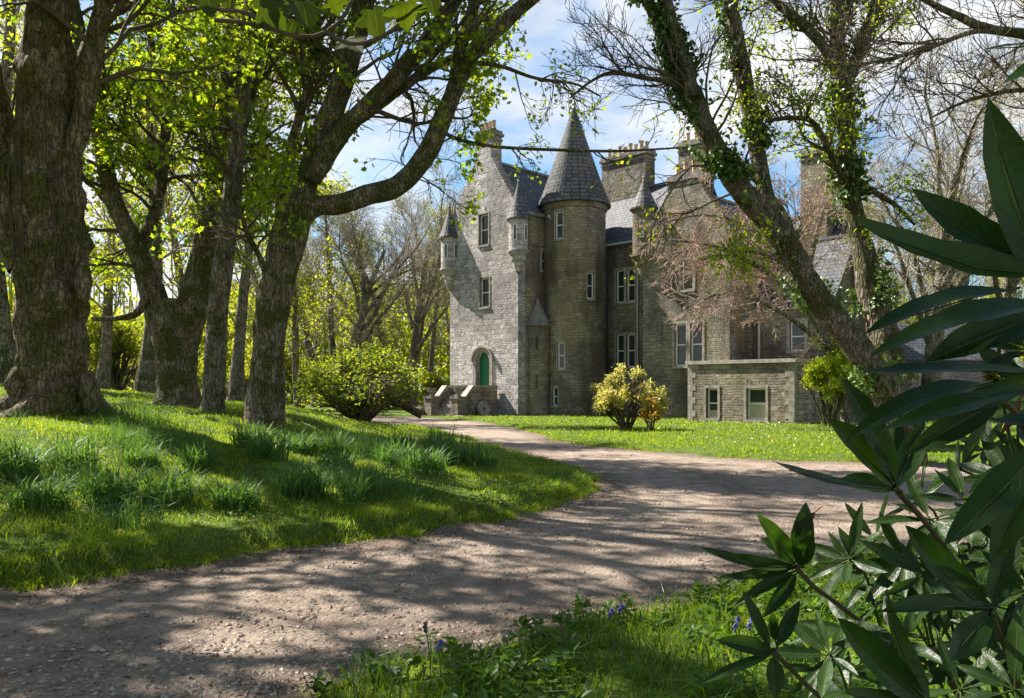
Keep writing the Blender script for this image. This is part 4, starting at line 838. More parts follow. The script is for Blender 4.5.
    L_ = [limb([(900, 475, 90), (902, 452, 72), (898, 425, 56), (884, 388, 46), (866, 358, 42), (836, 322, 39), (805, 278, 38), (778, 232, 40), (757, 208, 36), (733, 178, 33), (712, 140, 30), (696, 105, 28), (680, 65, 24), (660, 25, 20), (640, -15, 17), (610, -80, 12), (570, -170, 6)], D, 110),
          limb([(900, 440, 56, .2), (894, 400, 46, .3), (887, 350, 43, .5), (874, 300, 40, .7), (863, 250, 33, .8), (853, 205, 30, .9), (848, 160, 28, 1), (845, 115, 27, 1), (840, 75, 26, 1), (837, 30, 22, 1), (842, -20, 18, 1), (850, -100, 12, 1), (850, -200, 6, 1)], D, 90),
          limb([(786, 245, 24, .2), (772, 215, 23, .3), (764, 190, 22, .4), (757, 150, 21, .5), (748, 100, 20, .5), (739, 47, 18, .5), (729, -5, 17, .5), (715, -80, 12, .5), (705, -170, 6, .5)], D, 70),
          limb([(692, 98, 18, -.2), (685, 60, 17, -.2), (672, 25, 16, -.2), (664, -15, 14, -.2), (655, -90, 9), (650, -180, 5)], D, 50),
          limb([(843, 90, 18, 1), (855, 62, 18, .9), (868, 28, 16, .8), (880, -5, 14, .7), (900, -80, 9, .5)], D, 40),
          limb([(842, 80, 16, 1), (822, 45, 14, .8), (800, 22, 12, .6), (778, 3, 10, .5), (750, -40, 7, .3)], D, 40),
          limb([(697, 112, 8), (672, 84, 7), (645, 78, 6), (612, 73, 5), (590, 82, 3.5), (570, 98, 2)], D, 40),
          limb([(855, 205, 9, .8), (838, 170, 8, .6), (815, 125, 7, .3), (795, 118, 6, .2), (770, 120, 4, .1)], D, 30),
          limb([(812, 290, 6, -.3), (790, 268, 5, -.6), (765, 255, 4, -.9), (735, 250, 3, -1.1)], D, 30),
          limb([(848, 180, 8, .9), (870, 190, 7, .7), (895, 205, 6, .4), (915, 225, 4, .2)], D, 30)]
    L_ = [(P, R*(.78 if j < 2 else .92)) for j, (P, R) in enumerate(L_)]
    for j, (P, R) in enumerate(L_): T.add_limb(P, R, 32 if j < 2 else 14, .26, 2.2)
    rng = T.rng
    for j, n, a, b, g in ((0, 11500, .38, .85, .05), (0, 2600, .12, .38, .1), (1, 9000, .2, .85, .12), (2, 7000, .08, .85, .0), (3, 2600, .1, .9, .05), (4, 900, .05, .8, .1), (5, 500, .0, .6, .1)): ivy_on(T.i, *L_[j], n, .105, rng, a, b, .27, g, 200+j)
    for j, n in ((0, 420), (1, 420), (2, 300)):   # sprays of young ivy growth standing off the stems
        P, R = L_[j]; A, RA = spawn(P[None], R[None], n//10, .3, .8, .25, .9, .8, 1.4, .1, .25, 5, rng, .2, .6, rel=False, rmax=.01); T.b.tubes(A, RA, 4); scatter(T.i, A, 12, .13, LF_IVY, rng, .06, .2, .5)
    tk = MB()
    T.branches([6], 12, .1, 1, (.8, 2.6), 7, (.5, 1.3), 5, (.25, .6), rmax=.025).branches([5, 4, 7], 14, .1, 1, (.9, 2.4), 6, (.5, 1.3), 4, (.3, .7), rmax=.03).branches([8, 9], 8, .1, 1, (.6, 1.5), 5, (.4, 1.0), 4, (.2, .5), rmax=.015)
    T.branches([0, 2, 3, 1], 12, .55, 1, (1.0, 3.2), 6, (.6, 1.5), 3, (.3, .7), rmax=.03)
    T.branches([0], 9, .45, .62, (2.0, 4.2), 7, (.7, 1.6), 4, (.3, .7), rmax=.03, up=-.05)
    T.foliage(1, .10, LF_OVAL, gate=.0).foliage(4, .11, LF_OVAL, gate=.2).done('syc', ivy='ivy')
    # limb of a tree that stands off to the right
    D = 14; x, y, _ = at(1190, 400, D); T = Tree('bare_limbed_tree', 'nearly bare tree reaching a long limb in from the upper right edge', 'tree', (x, y, h1(x, y)-.05), 106)
    T.add_limb(*limb([(1190, 480, 50), (1188, 440, 44), (1185, 300, 38), (1175, 150, 34), (1170, 0, 28), (1180, -160, 16), (1190, -300, 6)], D, 50), 16, .15, 1.8)
    T.add_limb(*limb([(1176, 130, 20), (1120, 70, 17), (1060, 42, 14), (1024, 34, 12), (985, 28, 10), (956, 15, 8), (925, 0, 6), (890, -22, 4)], D, 60), 12, .12, 2)
    T.add_limb(*limb([(1000, 32, 7), (972, 32, 6), (931, 47, 5), (897, 57, 4), (868, 63, 3), (840, 66, 2)], D, 40), 8, .1, 2)
    T.add_limb(*limb([(1172, 210, 16), (1120, 130, 12), (1070, 95, 9), (1020, 90, 6), (970, 100, 4), (930, 118, 2)], D, 40), 8, .1, 2)
    T.branches([1, 2, 3], 16, .3, 1, (.9, 2.6), 7, (.5, 1.3), 4, (.25, .6), rmax=.022).branches([0], 12, .4, 1, (2, 4), 5, (.8, 1.6), 3, (.4, .7)).foliage(1, .09, LF_OVAL, gate=.25).done('bud')
build_hero_trees()
def gen_tree(name, label, base, H, seed, kind, lean=0.0, group=None):
    """a whole tree grown from its foot: kind = bare | young | full"""
    T = Tree(name, label, 'tree', base, seed, group, 'bark_pale' if kind != 'full' else 'bark'); rng = T.rng; b = np.array(base)
    r0 = H*(.018 if kind == 'young' else .024); n = 7; pts = []; c = b.copy(); c[2] -= .2; d = np.array([lean, 0, 1.0])
    hf = {'bare': .62, 'young': .95, 'full': .8}[kind]
    for i in range(n):
        pts.append([*c, r0*(1-.75*i/(n-1)) if i else r0*1.5]); d = norm(d+rng.normal(0, .08, 3)*np.array([1, 1, 0])); c = c+d*H*hf/(n-1)
    S = spline(pts, 30); T.add_limb(S[:, :3], S[:, 3], 12, .15, 1.5)
    if kind == 'bare':
        P, R = spawn(S[None, :, :3], S[None, :, 3], 9, .28, .95, H*.38, H*.6, .35, .95, .12, .10, 20, rng, .6, .85, rel=True, rmax=.2)
        for p, r in zip(P, R): T.add_limb(p, np.maximum(r, .012), 8, .1, 1.5)
        T.branches(range(0, len(T.limbs)), 12, .25, 1, (H*.12, H*.24), 6, (H*.05, H*.11), 5, (H*.025, H*.06), up=.08, wig=.16, rmax=.05, ang=(.4, 1.0), rmin=.009).foliage(1, .16, LF_SIMPLE, gate=.0); T.done('bud', 'twig_grey')
    elif kind == 'young':
        T.branches([0], 30, .22, 1, (H*.14, H*.3), 6, (H*.06, H*.13), 4, (H*.03, H*.06), up=.12, wig=.18, rmax=.05, rmin=.008).foliage(8, .22, LF_OVAL, .22, gate=-.15); T.done('wood', 'twig_grey')
    else:
        P, R = spawn(S[None, :, :3], S[None, :, 3], 7, .3, .95, H*.3, H*.5, .4, .9, .2, .14, 16, rng, .6, .8, rmax=.2)
        for p, r in zip(P, R): T.add_limb(p, np.maximum(r, .015), 10, .15, 1.5)
        T.branches(range(len(T.limbs)), 8, .25, 1, (H*.12, H*.26), 6, (H*.05, H*.11), 4, (H*.025, H*.05)).foliage(6, .2, gate=.02); T.done('syc')
    return T.o
def place(proto, px, D, rz, s, label, group=None, used=set()):
    x = (px-CX)/FPX*D; o = proto if proto.name not in used else copy_tree(proto); used.add(proto.name)
    o.location = (x, D, h1(x, D)-.05); o.rotation_euler = (0, 0, rz); o.scale = (s, s, s)
    for ch in o.children: pass
    tag(o, label, None, group); return o
def build_background():
    G1 = 'bare trees beside the castle'
    p = [gen_tree('bare_tree', '', (0, 0, 0), 22, 201, 'bare'), gen_tree('bare_tree', '', (0, 0, 0), 21, 202, 'bare')]
    for k, px, D, s, rz, lb in ((0, 408, 66, 1.05, 0, 'leafless spreading tree next to the left edge of the castle gable'), (1, 345, 62, 1.0, 1.2, 'leafless grey tree rising above the yellow green shrub'), (0, 372, 74, .95, 2.2, 'bare tree farther off between the two nearer leafless trees'),
                                (1, 318, 68, .9, 3.4, 'bare tree showing just right of the leaning trunk'), (0, 935, 40, .95, 4.1, 'bare tree with straight trunk against blue sky right of the ivy tree'), (1, 1005, 46, 1.0, 5.0, 'bare tree behind the large dark foreground leaves at right'), (0, 868, 60, .9, .7, 'bare tree behind the far chimney stack'), (1, 985, 62, 1.05, 2.6, 'bare tree farther back above the stone outbuilding')):
        place(p[k], px, D, rz, s, lb, G1 if px < 500 else 'bare trees at the right')
    G2 = 'thin leafy trees of the wood'
    p = [gen_tree('young_woodland_tree', '', (0, 0, 0), 17, 211, 'young'), gen_tree('young_woodland_tree', '', (0, 0, 0), 15, 212, 'young', .08)]
    for k, px, D, s, rz, lb in ((0, 6, 27, 1.15, 0, 'thin pale trunked tree at the left edge of the picture behind the huge trunk'), (1, -40, 33, 1.2, 1, 'thin leafy tree partly cut by the left edge of the picture'), (1, 100, 40, 1.1, 2, 'thin leafy tree seen directly right of the huge gnarled trunk'), (0, 145, 34, 1.1, 3.3, 'dark slim woodland trunk standing directly left of the forked tree'), (0, 235, 40, 1.1, 4.4, 'thin leafy tree between the slim pale tree and leaning tree'),
                                (1, 300, 52, 1.05, 5.1, 'thin leafy tree right of the leaning trunk, above the left end of the shrub'), (0, 338, 64, 1.05, .5, 'thin leafy tree behind the middle of the yellow green shrub'), (1, 385, 68, 1.1, 2.9, 'thin leafy tree above the fallen trunk'), (0, 428, 72, 1.0, 4.0, 'thin leafy tree close to the left corner of the castle'), (1, 60, 46, 1.2, 4.7, 'thin leafy tree hidden mostly by the huge gnarled trunk'),
                                (0, 190, 50, 1.2, 1.6, 'thin leafy tree seen through the fork of the forked tree'), (1, 270, 58, 1.1, 3.0, 'thin leafy tree behind the leaning trunk'), (0, 455, 80, .85, 1.0, 'thin leafy tree half hidden by the left edge of the castle'), (1, 900, 52, .7, 2.0, 'small yellow green tree just right of the ivy tree stem'), (0, 850, 56, .8, 3.0, 'yellow green tree between the far chimney and ivy tree'), (1, 960, 58, .75, 4.2, 'small leafy tree above the roof of the stone outbuilding'), (0, 1015, 54, .9, 5.5, 'small leafy tree at the right edge behind the dark leaves')):
        place(p[k], px, D, rz, s, lb, G2 if px < 500 else 'thin leafy trees at the right')
    # trees standing left of the view; only their shade reaches the drive
    p = gen_tree('shade_tree', '', (0, 0, 0), 15, 221, 'full')
    for x, y, s, rz, lb in ((-16.0, 9.5, 1.0, 0, 'broad leafy tree left of the huge gnarled trunk, standing back'), (-9.2, 9.2, .95, 2.1, 'broad leafy tree left of the view nearest the drive')):
        o = p if rz == 0 else copy_tree(p); o.location = (x, y, h1(x, y)-.05); o.rotation_euler = (0, 0, rz); o.scale = (s, s, s); tag(o, lb, None, 'shade trees left of the view')
def build_canopy():  # unseen tree added behind the camera, limbs laid out to shade rhododendron and verge
    T = Tree('overhead_shade_sycamore_tree', 'unseen sycamore added behind the viewpoint, its canopy spread to shade the rhododendron', 'tree', (-4.2, -3.0, h1(-4.2, -3.0)-.05), 231); b = T.base
    P = spline(np.array([[*b, .5], [b[0]+.1, b[1], 1.5, .36], [b[0]+.3, b[1]+.3, 4, .32], [b[0]+.4, b[1]+.6, 7, .26], [b[0]+.6, b[1]+.9, 11, .12], [b[0]+.6, b[1]+1, 14, .04]]), 40); T.add_limb(P[:, :3], P[:, 3], 16, .15, 1.6)
    for q in ([(0, .2, 4.5), (1.2, 2.2, 6.6), (1.0, 4.6, 7.8), (.6, 6.8, 8.6)], [(0, .2, 5), (2.2, 1.6, 6.8), (4.2, 2.8, 7.6), (6.0, 3.8, 8.2)], [(0, .2, 4.2), (-1.6, 2.0, 6.4), (-2.2, 4.6, 7.8), (-2.6, 7.2, 8.8)], [(0, .3, 5.5), (.3, 2.8, 8.2), (.0, 5.6, 9.8), (-.4, 8, 10.8)], [(0, .2, 5), (2, -.5, 7), (4, -.8, 8), (6, -1, 8.6)], [(0, .3, 5), (-.2, 4, 7.6), (-.4, 8, 9.2), (-.8, 11.6, 10.2)], [(0, .3, 5.4), (.9, 3.8, 8), (1.6, 7, 9.2), (2.0, 9.6, 9.8)]):
        S = spline(np.column_stack([np.array(q)+np.array([b[0]+.3, b[1]+.3, 0]), [.16, .11, .07, .02]]), 30); T.add_limb(S[:, :3], S[:, 3], 10, .15, 2)
    T.branches(range(1, 8), 14, .2, 1, (1.3, 2.6), 6, (.7, 1.4), 5, (.3, .7), up=.05).branches([0], 14, .5, 1, (2, 4), 5, (.8, 1.5), 4, (.4, .7)).foliage(8, .17).done('syc')
build_background(); build_canopy()
def bush(name, label, cat, base, rx, rz_, seed, mat, n=2600, size=.13, tmpl=LF_OVAL, stems=14, clear=.15, twig='twig', gate=-.25, group=None, flat=.7, shape=1.0):
    T = Tree(name, label, cat, base, seed, group, 'bark'); rng = T.rng; b = np.array(base, float); P = []
    for k in range(stems):
        a = rng.uniform(0, 6.283); rr = rx*math.sqrt(rng.random())*.85; top = b+np.array([math.cos(a)*rr, math.sin(a)*rr, rz_*(1-.68*(rr/rx)**2)*rng.uniform(.72, .95)])
        mid = b*.45+top*.55+np.array([0, 0, rz_*.08])+rng.normal(0, .08*rx, 3); mid[2] = max(mid[2], b[2]+rz_*.3); S = spline(np.array([[*(b+rng.normal(0, .08, 3)*np.array([1, 1, 0])-np.array([0, 0, .1])), .02*rx+.015], [*mid, .014*rx+.01], [*top, .008]]), 16); P.append(S)
        T.t.tubes(S[:, :3], S[:, 3], 7, .1, 3)
    P = np.stack(P); A, RA = spawn(P[..., :3], P[..., 3], 7, clear+.15, 1, rx*.25, rx*.55, .5, 1.2, .15, .2, 6, rng, .6, .7)
    B, RB = spawn(A, RA, 5, .2, 1, rx*.10, rx*.26, .4, 1.1, .1, .2, 4, rng, .7, .6); T.b.tubes(A, RA, 5, cap=False); T.b.tubes(B, RB, 3, cap=False)
    if gate is not None: B = B[vnoise(B[:, -1]*(1.6/rx), seed) > gate]
    scatter(T.c, B, max(1, int(n/len(B))), size, tmpl, rng, .05*rx, .1, flat); T.done(mat, twig); return T.o
def fp(px, D): x = (px-CX)/FPX*D; return (x, D, h1(x, D)-.03)
def build_shrubs():
    gs = bush('golden_green_shrub', 'wide yellow green shrub over the fallen trunk left of the castle', 'shrub', fp(362, 33), 3.0, 3.3, 301, 'shrub', 11000, .13, stems=30, clear=.05, gate=-.02)
    gs.scale = (1.22, 1.1, .95)
    G = 'undergrowth shrubs of the wood'
    q = [bush('woodland_bush', '', 'shrub', (0, 0, 0), 2.8, 3.4, 311, 'wood', 3200, .19, stems=20, gate=-.05), bush('woodland_bush', '', 'shrub', (0, 0, 0), 2.5, 4.4, 312, 'wood', 3600, .2, stems=18, gate=-.1)]
    for k, px, D, s, rz, lb in ((0, 20, 42, 1.1, 0, 'leafy bush in the wood left of the huge gnarled trunk'), (1, 118, 44, 1.1, 1, 'leafy bush between the huge gnarled trunk and forked tree'), (0, 234, 54, .9, 2, 'leafy bush between the slim tree and leaning tree'), (1, 300, 60, .9, 3, 'leafy bush showing right of the leaning trunk'), (0, 398, 66, .9, 4, 'leafy bush behind the fallen trunk'), (1, 436, 70, .8, 5, 'leafy bush against the left castle corner'), (1, 350, 68, 1.0, .6, 'leafy bush behind the yellow green shrub'), (0, 150, 58, 1.5, 1.7, 'leafy bush far back beside the forked tree'),
                                (0, 60, 60, 1.6, 2.7, 'leafy bush far back behind the huge trunk'), (1, 262, 60, 1.4, 3.7, 'leafy bush far back behind the leaning trunk'), (0, 880, 44, .9, 4.9, 'leafy bush left of the stone outbuilding'), (1, 1000, 47, .9, 5.9, 'leafy bush right of the stone outbuilding'), (0, 930, 60, 1.4, 1.1, 'leafy bush behind the stone outbuilding')):
        place(q[k], px, D, rz, s, lb, G if px < 500 else 'bushes by the outbuilding')
    bush('azalea_shrub', 'pale green and pink tinged shrub on thin stems before the round tower', 'shrub', fp(626, 29.8), 1.45, 2.5, 321, 'azalea', 5200, .13, LF_OVAL, 24, .5, gate=-.2, flat=1.6)
    bush('golden_shrub', 'small golden leaved shrub at the right foot of the pale azalea', 'shrub', fp(651, 28.8), .58, 1.5, 322, 'golden', 800, .12, LF_OVAL, 9, .25, gate=-.3)
    x, y, z = fp(828, 32.6); bush('acer_shrub', 'bright lime green small tree at the right corner of the annex', 'small tree', (x, y, z), 1.7, 4.3, 323, 'acer', 9000, .16, LF_OVAL, 16, .4, gate=-.3, flat=1.2)
    # pinkish twiggy tree whose boughs hang before the second gable
    D = 33; T = Tree('twiggy_tree', 'pinkish brown twiggy tree spreading bare boughs before the second gable', 'tree', foot(846, 432, D), 331, bark='bark_pale')
    T.add_limb(*limb([(850, 440, 20), (846, 410, 15), (838, 370, 13), (822, 330, 12), (806, 295, 10)], D, 30), 12, .15, 2)
    for pts in ([(822, 330, 9), (790, 290, 7, -.3), (750, 262, 6, -.6), (710, 245, 4, -.8), (670, 240, 2, -1)], [(812, 305, 8), (780, 255, 6, .3), (745, 225, 5, .5), (705, 215, 3, .6), (665, 222, 2, .6)], [(806, 295, 8), (796, 240, 6), (780, 205, 5), (755, 180, 3), (730, 165, 2)], [(830, 350, 7), (790, 318, 6, -.8), (750, 298, 4, -1.2), (715, 295, 3, -1.4), (690, 310, 2, -1.5)], [(806, 295, 7), (815, 240, 6, .4), (830, 195, 4, .8), (850, 165, 2, 1)], [(815, 310, 6, .2), (775, 275, 5, .9), (735, 255, 4, 1.2), (690, 262, 2, 1.4)]):
        T.add_limb(*limb(pts, D, 30), 8, .1, 2)
    T.branches(range(1, 7), 17, .05, 1, (1.2, 3.2), 8, (.6, 1.3), 6, (.25, .6), up=.05, wig=.2, rmax=.03, rmin=.009).foliage(1, .08, LF_OVAL, gate=-.2).done('russet', 'twig_pink')
    # fallen trunk beside the shrub
    a, b, c = ground_at(352, 402), (0, 0, 0), ground_at(421, 415); D = 34; m = MB(); P, R = limb([(352, 396, 5), (375, 399, 7), (395, 403, 8), (410, 409, 9), (422, 415, 10)], D, 30); P[:, 2] = np.maximum(P[:, 2], hgt(P[:, 0], P[:, 1])+.02); m.tubes(P, R, 10, .2, 2); m.tubes(np.array([P[10], P[10]+(-.7, .1, .9), P[10]+(-1.1, .1, 1.9)]), np.array([.07, .05, .02]), 7); o = m.build('fallen_log', M['bark'], sm=True); tag(o, 'fallen dark tree trunk lying under the yellow green shrub', 'fallen log')
    m = MB(); P, R = limb([(915, 440, 12), (940, 436, 11), (962, 441, 9), (985, 444, 6)], 19, 24); P[:, 2] = hgt(P[:, 0], P[:, 1])+R*.7; m.tubes(P, R, 10, .25, 3); tag(m.build('fallen_branch', M['bark'], sm=True), 'short dark fallen branch on the lawn right of the ivy tree', 'fallen branch')
build_shrubs()
def build_treeline():
    rng = np.random.default_rng(77); mb = MB(); n = 52000; px = np.where(rng.random(n) < .62, rng.uniform(-120, 480, n), rng.uniform(820, 1150, n)); D = rng.uniform(82, 110, n); X = (px-CX)/FPX*D
    top = 12.0+4.5*noise2(X, D*.3, .13, 81)+1.6*noise2(X, D*.3, .5, 82); Z = rng.random(n)**.8*top; a = rnd_unit(rng, n)
    mb.leaves(np.stack([X, D, Z], -1), a, rnd_unit(rng, n)+np.array([0, 0, .5]), rng.uniform(.35, .8, n), LF_SYC)
    m = 260; px = np.where(rng.random(m) < .62, rng.uniform(-120, 480, m), rng.uniform(820, 1150, m)); D = rng.uniform(80, 105, m); X = (px-CX)/FPX*D; hh = rng.uniform(11, 20, m); t = np.linspace(0, 1, 6)[None, :, None]
    P = np.stack([X, D, 0*X-.3], -1)[:, None, :]+t*np.stack([rng.normal(0, .7, m), rng.normal(0, .4, m), hh], -1)[:, None, :]; mb.tubes(P, np.linspace(.17, .04, 6)[None]*np.ones((m, 1)), 5)
    tag(mb.build('far_woodland', M['wood']), 'distant mass of yellow green woodland closing the view beyond the lawn', 'woodland', kind='stuff')
build_treeline()
# ------------------------------------------------------------------ clumps of daffodil leaves on the bank
def clump_mesh(seed, n, L_):
    rng = np.random.default_rng(seed); mb = MB(); K = 6; a = rng.uniform(0, 6.283, n); out = rng.uniform(.1, 1.25, n); r = .24*np.sqrt(rng.random(n)); l = L_*rng.uniform(.55, 1.15, n); w = rng.uniform(.0045, .008, n)
    a2 = rng.uniform(0, 6.283, n); t = np.linspace(0, 1, K)[None]; hor = (out*l)[:, None]*(t**1.7)*.85+.0*t; zz = l[:, None]*(t-.42*out[:, None]*t**2.6)
    c = np.stack([(r*np.cos(a2))[:, None]+np.cos(a)[:, None]*hor, (r*np.sin(a2))[:, None]+np.sin(a)[:, None]*hor, zz-.02], -1); sd = np.stack([-np.sin(a), np.cos(a), 0*a], -1)[:, None, :]*(w[:, None]*np.sqrt(np.maximum(1-t**3, .02)))[..., None]/1
    V = np.stack([c-sd, c+sd], 2).reshape(n, K*2, 3); k = np.arange(K-1)[:, None]*2; F = np.concatenate([k, k+1, k+3, k+2], 1)
    mb.add(V, ((np.arange(n)*K*2)[:, None, None]+F[None]).reshape(-1, 4)); return mb.mesh('daffodil_clump', M['strap'])
def build_clumps():
    rng = np.random.default_rng(91); ms = [clump_mesh(400+i, n, l) for i, (n, l) in enumerate(((240, .52), (280, .44), (190, .60)))]
    rows = [((8, 478), 1.1, 'upright clump of strap leaves at the far left edge before the huge trunk'), ((40, 508), 1.0, 'second clump of strap leaves from the left edge'), ((75, 470), .95, 'clump of strap leaves below the right root of the huge trunk'), ((110, 500), 1.0, 'dark strap leaf clump just right of the huge trunk foot'), ((142, 466), .85, 'low strap leaf clump midway along the shaded bank'),
            ((168, 503), .95, 'arching strap leaf clump below the forked tree'), ((200, 468), .9, 'strap leaf clump below the slim tree'), ((236, 506), .95, 'strap leaf clump below the leaning trunk'), ((268, 460), 1.05, 'tall strap leaf clump at the foot of the leaning trunk'), ((302, 496), 1.0, 'strap leaf clump right below the leaning trunk foot'), ((335, 474), 1.05, 'pale lit strap leaf clump on the bank middle'),
            ((362, 501), .9, 'strap leaf clump nearest the drive on the bank middle'), ((330, 455), 1.1, 'distant strap leaf clump behind the bank middle'), ((300, 452), 1.1, 'distant strap leaf clump right of the leaning trunk'), ((365, 458), 1.1, 'strap leaf clump behind the flowering stalks'), ((395, 466), 1.05, 'large dark strap leaf clump left on the grassy spit'), ((425, 472), 1.15, 'large dark strap leaf clump in the middle of the spit'), ((452, 466), 1.15, 'strap leaf clump with tall stalks on the spit'),
            ((482, 468), 1.0, 'rightmost strap leaf clump on the grassy spit'), ((400, 448), 1.1, 'strap leaf clump at the back of the spit before the drive'), ((438, 452), 1.1, 'strap leaf clump at the back edge of the spit below the steps'), ((250, 448), 1.0, 'strap leaf clump left of the leaning trunk foot')]
    for i, ((px, py), s, lb) in enumerate(rows):
        o = link('daffodil_clump', ms[i % 3]); o.location = ground_at(px, py); o.rotation_euler = (0, 0, rng.uniform(0, 6.28)); o.scale = (s*1.15, s*1.15, s*.95); tag(o, lb, 'plant clump', 'clumps of daffodil leaves on the bank')
    # finer masses of the same leaves filling the bank between the clumps
    n = 5200; y = rng.uniform(7.5, 21, n); x = rng.uniform(-10, .3, n); ok = ~inside(x, y) & (noise2(x, y, .75, 95)+.35*noise2(x, y, 2.1, 96) > .36) & (dist_line(x, y, E1) > .9) & (y < 15.5+x*.0); x, y = x[ok], y[ok]; x = np.repeat(x, 13)+rng.normal(0, .16, len(x)*13); y = np.repeat(y, 13)+rng.normal(0, .16, len(y)*13); mb = MB(); m = len(x)
    blades(mb, x, y, rng.uniform(.12, .46, m)*(1+.35*noise2(x, y, .6, 97)), rng.uniform(.006, .011, m), rng.uniform(.3, 1.2, m), rng, .9); tag(mb.build('bank_foliage', M['strap']), 'dark drifts of strap shaped leaves between the clumps on the bank', 'foliage', kind='stuff')
build_clumps()
def build_bluebells():
    stem = plain_mat('bluebell_stem', (.05, .09, .02), .6, .3); blue = plain_mat('bluebell_flower', (.085, .075, .32), .5, .3); dark = plain_mat('dark_bud', (.045, .05, .075), .6, .3)
    rng = np.random.default_rng(5)
    for (px, py, D, hpx, drp, lb) in ((431, 690, 4.15, 66, 0, 'single tall bluebell bud on a bare stalk before the gravel'), (441, 684, 4.3, 48, 1, 'drooping bluebell flower beside the tall bud stalk'), (622, 640, 5.2, 30, 1, 'bluebell flower in the verge grass at the gravel edge'), (612, 650, 5.1, 40, 1, 'pale bluebell flower left of the gravel edge bluebell'), (738, 655, 4.6, 42, 1, 'bluebell cluster below the tips of the rhododendron leaves'), (752, 652, 4.7, 38, 1, 'bluebell close to the rhododendron leaf tips')):
        x, y, z = at(px, py, D); z = h1(x, y); topz = CAMZ-(py-hpx-HY)/FPX*D; e = empty('bluebell', (x, y, z)); tag(e, lb, 'flower', 'bluebells in the near verge'); H = max(topz-z, .18); lx = -.03
        t = np.linspace(0, 1, 10); P = np.stack([lx*t**2, 0*t, H*t], -1)
        if drp: P[-3:, 0] += np.array([.004, .014, .03]); P[-1, 2] -= .02
        m = MB(); m.tubes(P, np.full(10, .0032), 6); m.build('stem', stem, e)
        f = MB()
        for k in range(7 if drp else 9):
            q = P[-1-min(k//2, 3)] if drp else P[-1]+np.array([0, 0, -.006*k]); a = k*2.4; d = np.array([math.cos(a)*.6, math.sin(a)*.6, -1.0 if drp else .75]); d = d/np.linalg.norm(d); l = .026 if drp else .02
            f.tubes(np.array([q, q+d*l*.3, q+d*l*.75, q+d*l]), np.array([.003, .006, .0055, .008 if drp else .002]), 7)
        f.build('flower', blue if drp else dark, e)
    x, y, z = ground_at(440, 470)
    for i, (dx, hh, lb) in enumerate(((0, .5, 'tall thin seed stalk left on the spit before the castle'), (.28, .58, 'tallest thin seed stalk in the middle of the spit'), (.55, .48, 'thin seed stalk right on the spit'))):
        e = empty('seed_stalk', (x+dx, y, h1(x+dx, y))); tag(e, lb, 'plant stalk', 'seed stalks on the spit'); m = MB(); t = np.linspace(0, 1, 8); P = np.stack([.06*t**2*(1 if i else -1), 0*t, hh*t], -1); m.tubes(P, np.full(8, .006), 5); m.build('stem', stem, e); f = MB(); f.tubes(np.array([P[-1]-(0, 0, .12), P[-1]-(0, 0, .06), P[-1], P[-1]+(0, 0, .05)]), np.array([.006, .014, .012, .003]), 7, .3, 30); f.build('flower', dark, e)
build_bluebells()
# ------------------------------------------------------------------ rhododendron close by at the right, sycamore twig overhead
def big_leaf(mb, b, tip, w, nrm, bend=.12, fold=.22, K=12, J=6, prof=.85):
    b = np.array(b, float); tip = np.array(tip, float); ax = tip-b; L_ = np.linalg.norm(ax); y = ax/L_; x = np.cross(y, np.array(nrm, float)); x /= np.linalg.norm(x); z = np.cross(x, y)
    s = np.linspace(0, 1, K+1); u = np.linspace(-1, 1, J+1); wid = np.maximum(np.sin(np.pi*np.clip(s, 0, 1)**prof)**.8, 0)*w/2; wid[0] = w*.03; wid[-1] = w*.005
    arch = bend*L_*(4*s*(1-s)); curl = (np.sin(s*9+b[0]*40)*.05+np.sin(s*23+b[2]*60)*.025)*w*np.abs(np.sin(s*3))
    V = b+s[:, None, None]*L_*y+(wid[:, None]*u[None])[..., None]*x+(arch[:, None]-fold*wid[:, None]*(1-np.abs(u[None])**1.3)+curl[:, None]*u[None]+.0*u[None])[..., None]*z
    # petiole
    i, j = np.meshgrid(np.arange(K), np.arange(J), indexing='ij'); q = (i*(J+1)+j).ravel(); n0 = (K+1)*(J+1)
    mb.add(V.reshape(-1, 3), np.stack([q, q+1, q+J+2, q+J+1], -1)); mb.uv.append(np.stack(np.meshgrid(s, u, indexing='ij'), -1).reshape(-1, 2)); n_before = mb.n
    th = -z*.0012; mb.tubes(np.array([b-y*.02, b+y*L_*.3+arch[int(K*.3)]*z-z*.002-z*fold*wid[int(K*.3)], b+y*L_*.85+arch[int(K*.85)]*z-z*.002-z*fold*wid[int(K*.85)]]), np.array([.0026, .0017, .0008]), 5); mb.uv.append(np.tile([[.5, 0.0]], (mb.n-n_before, 1)))
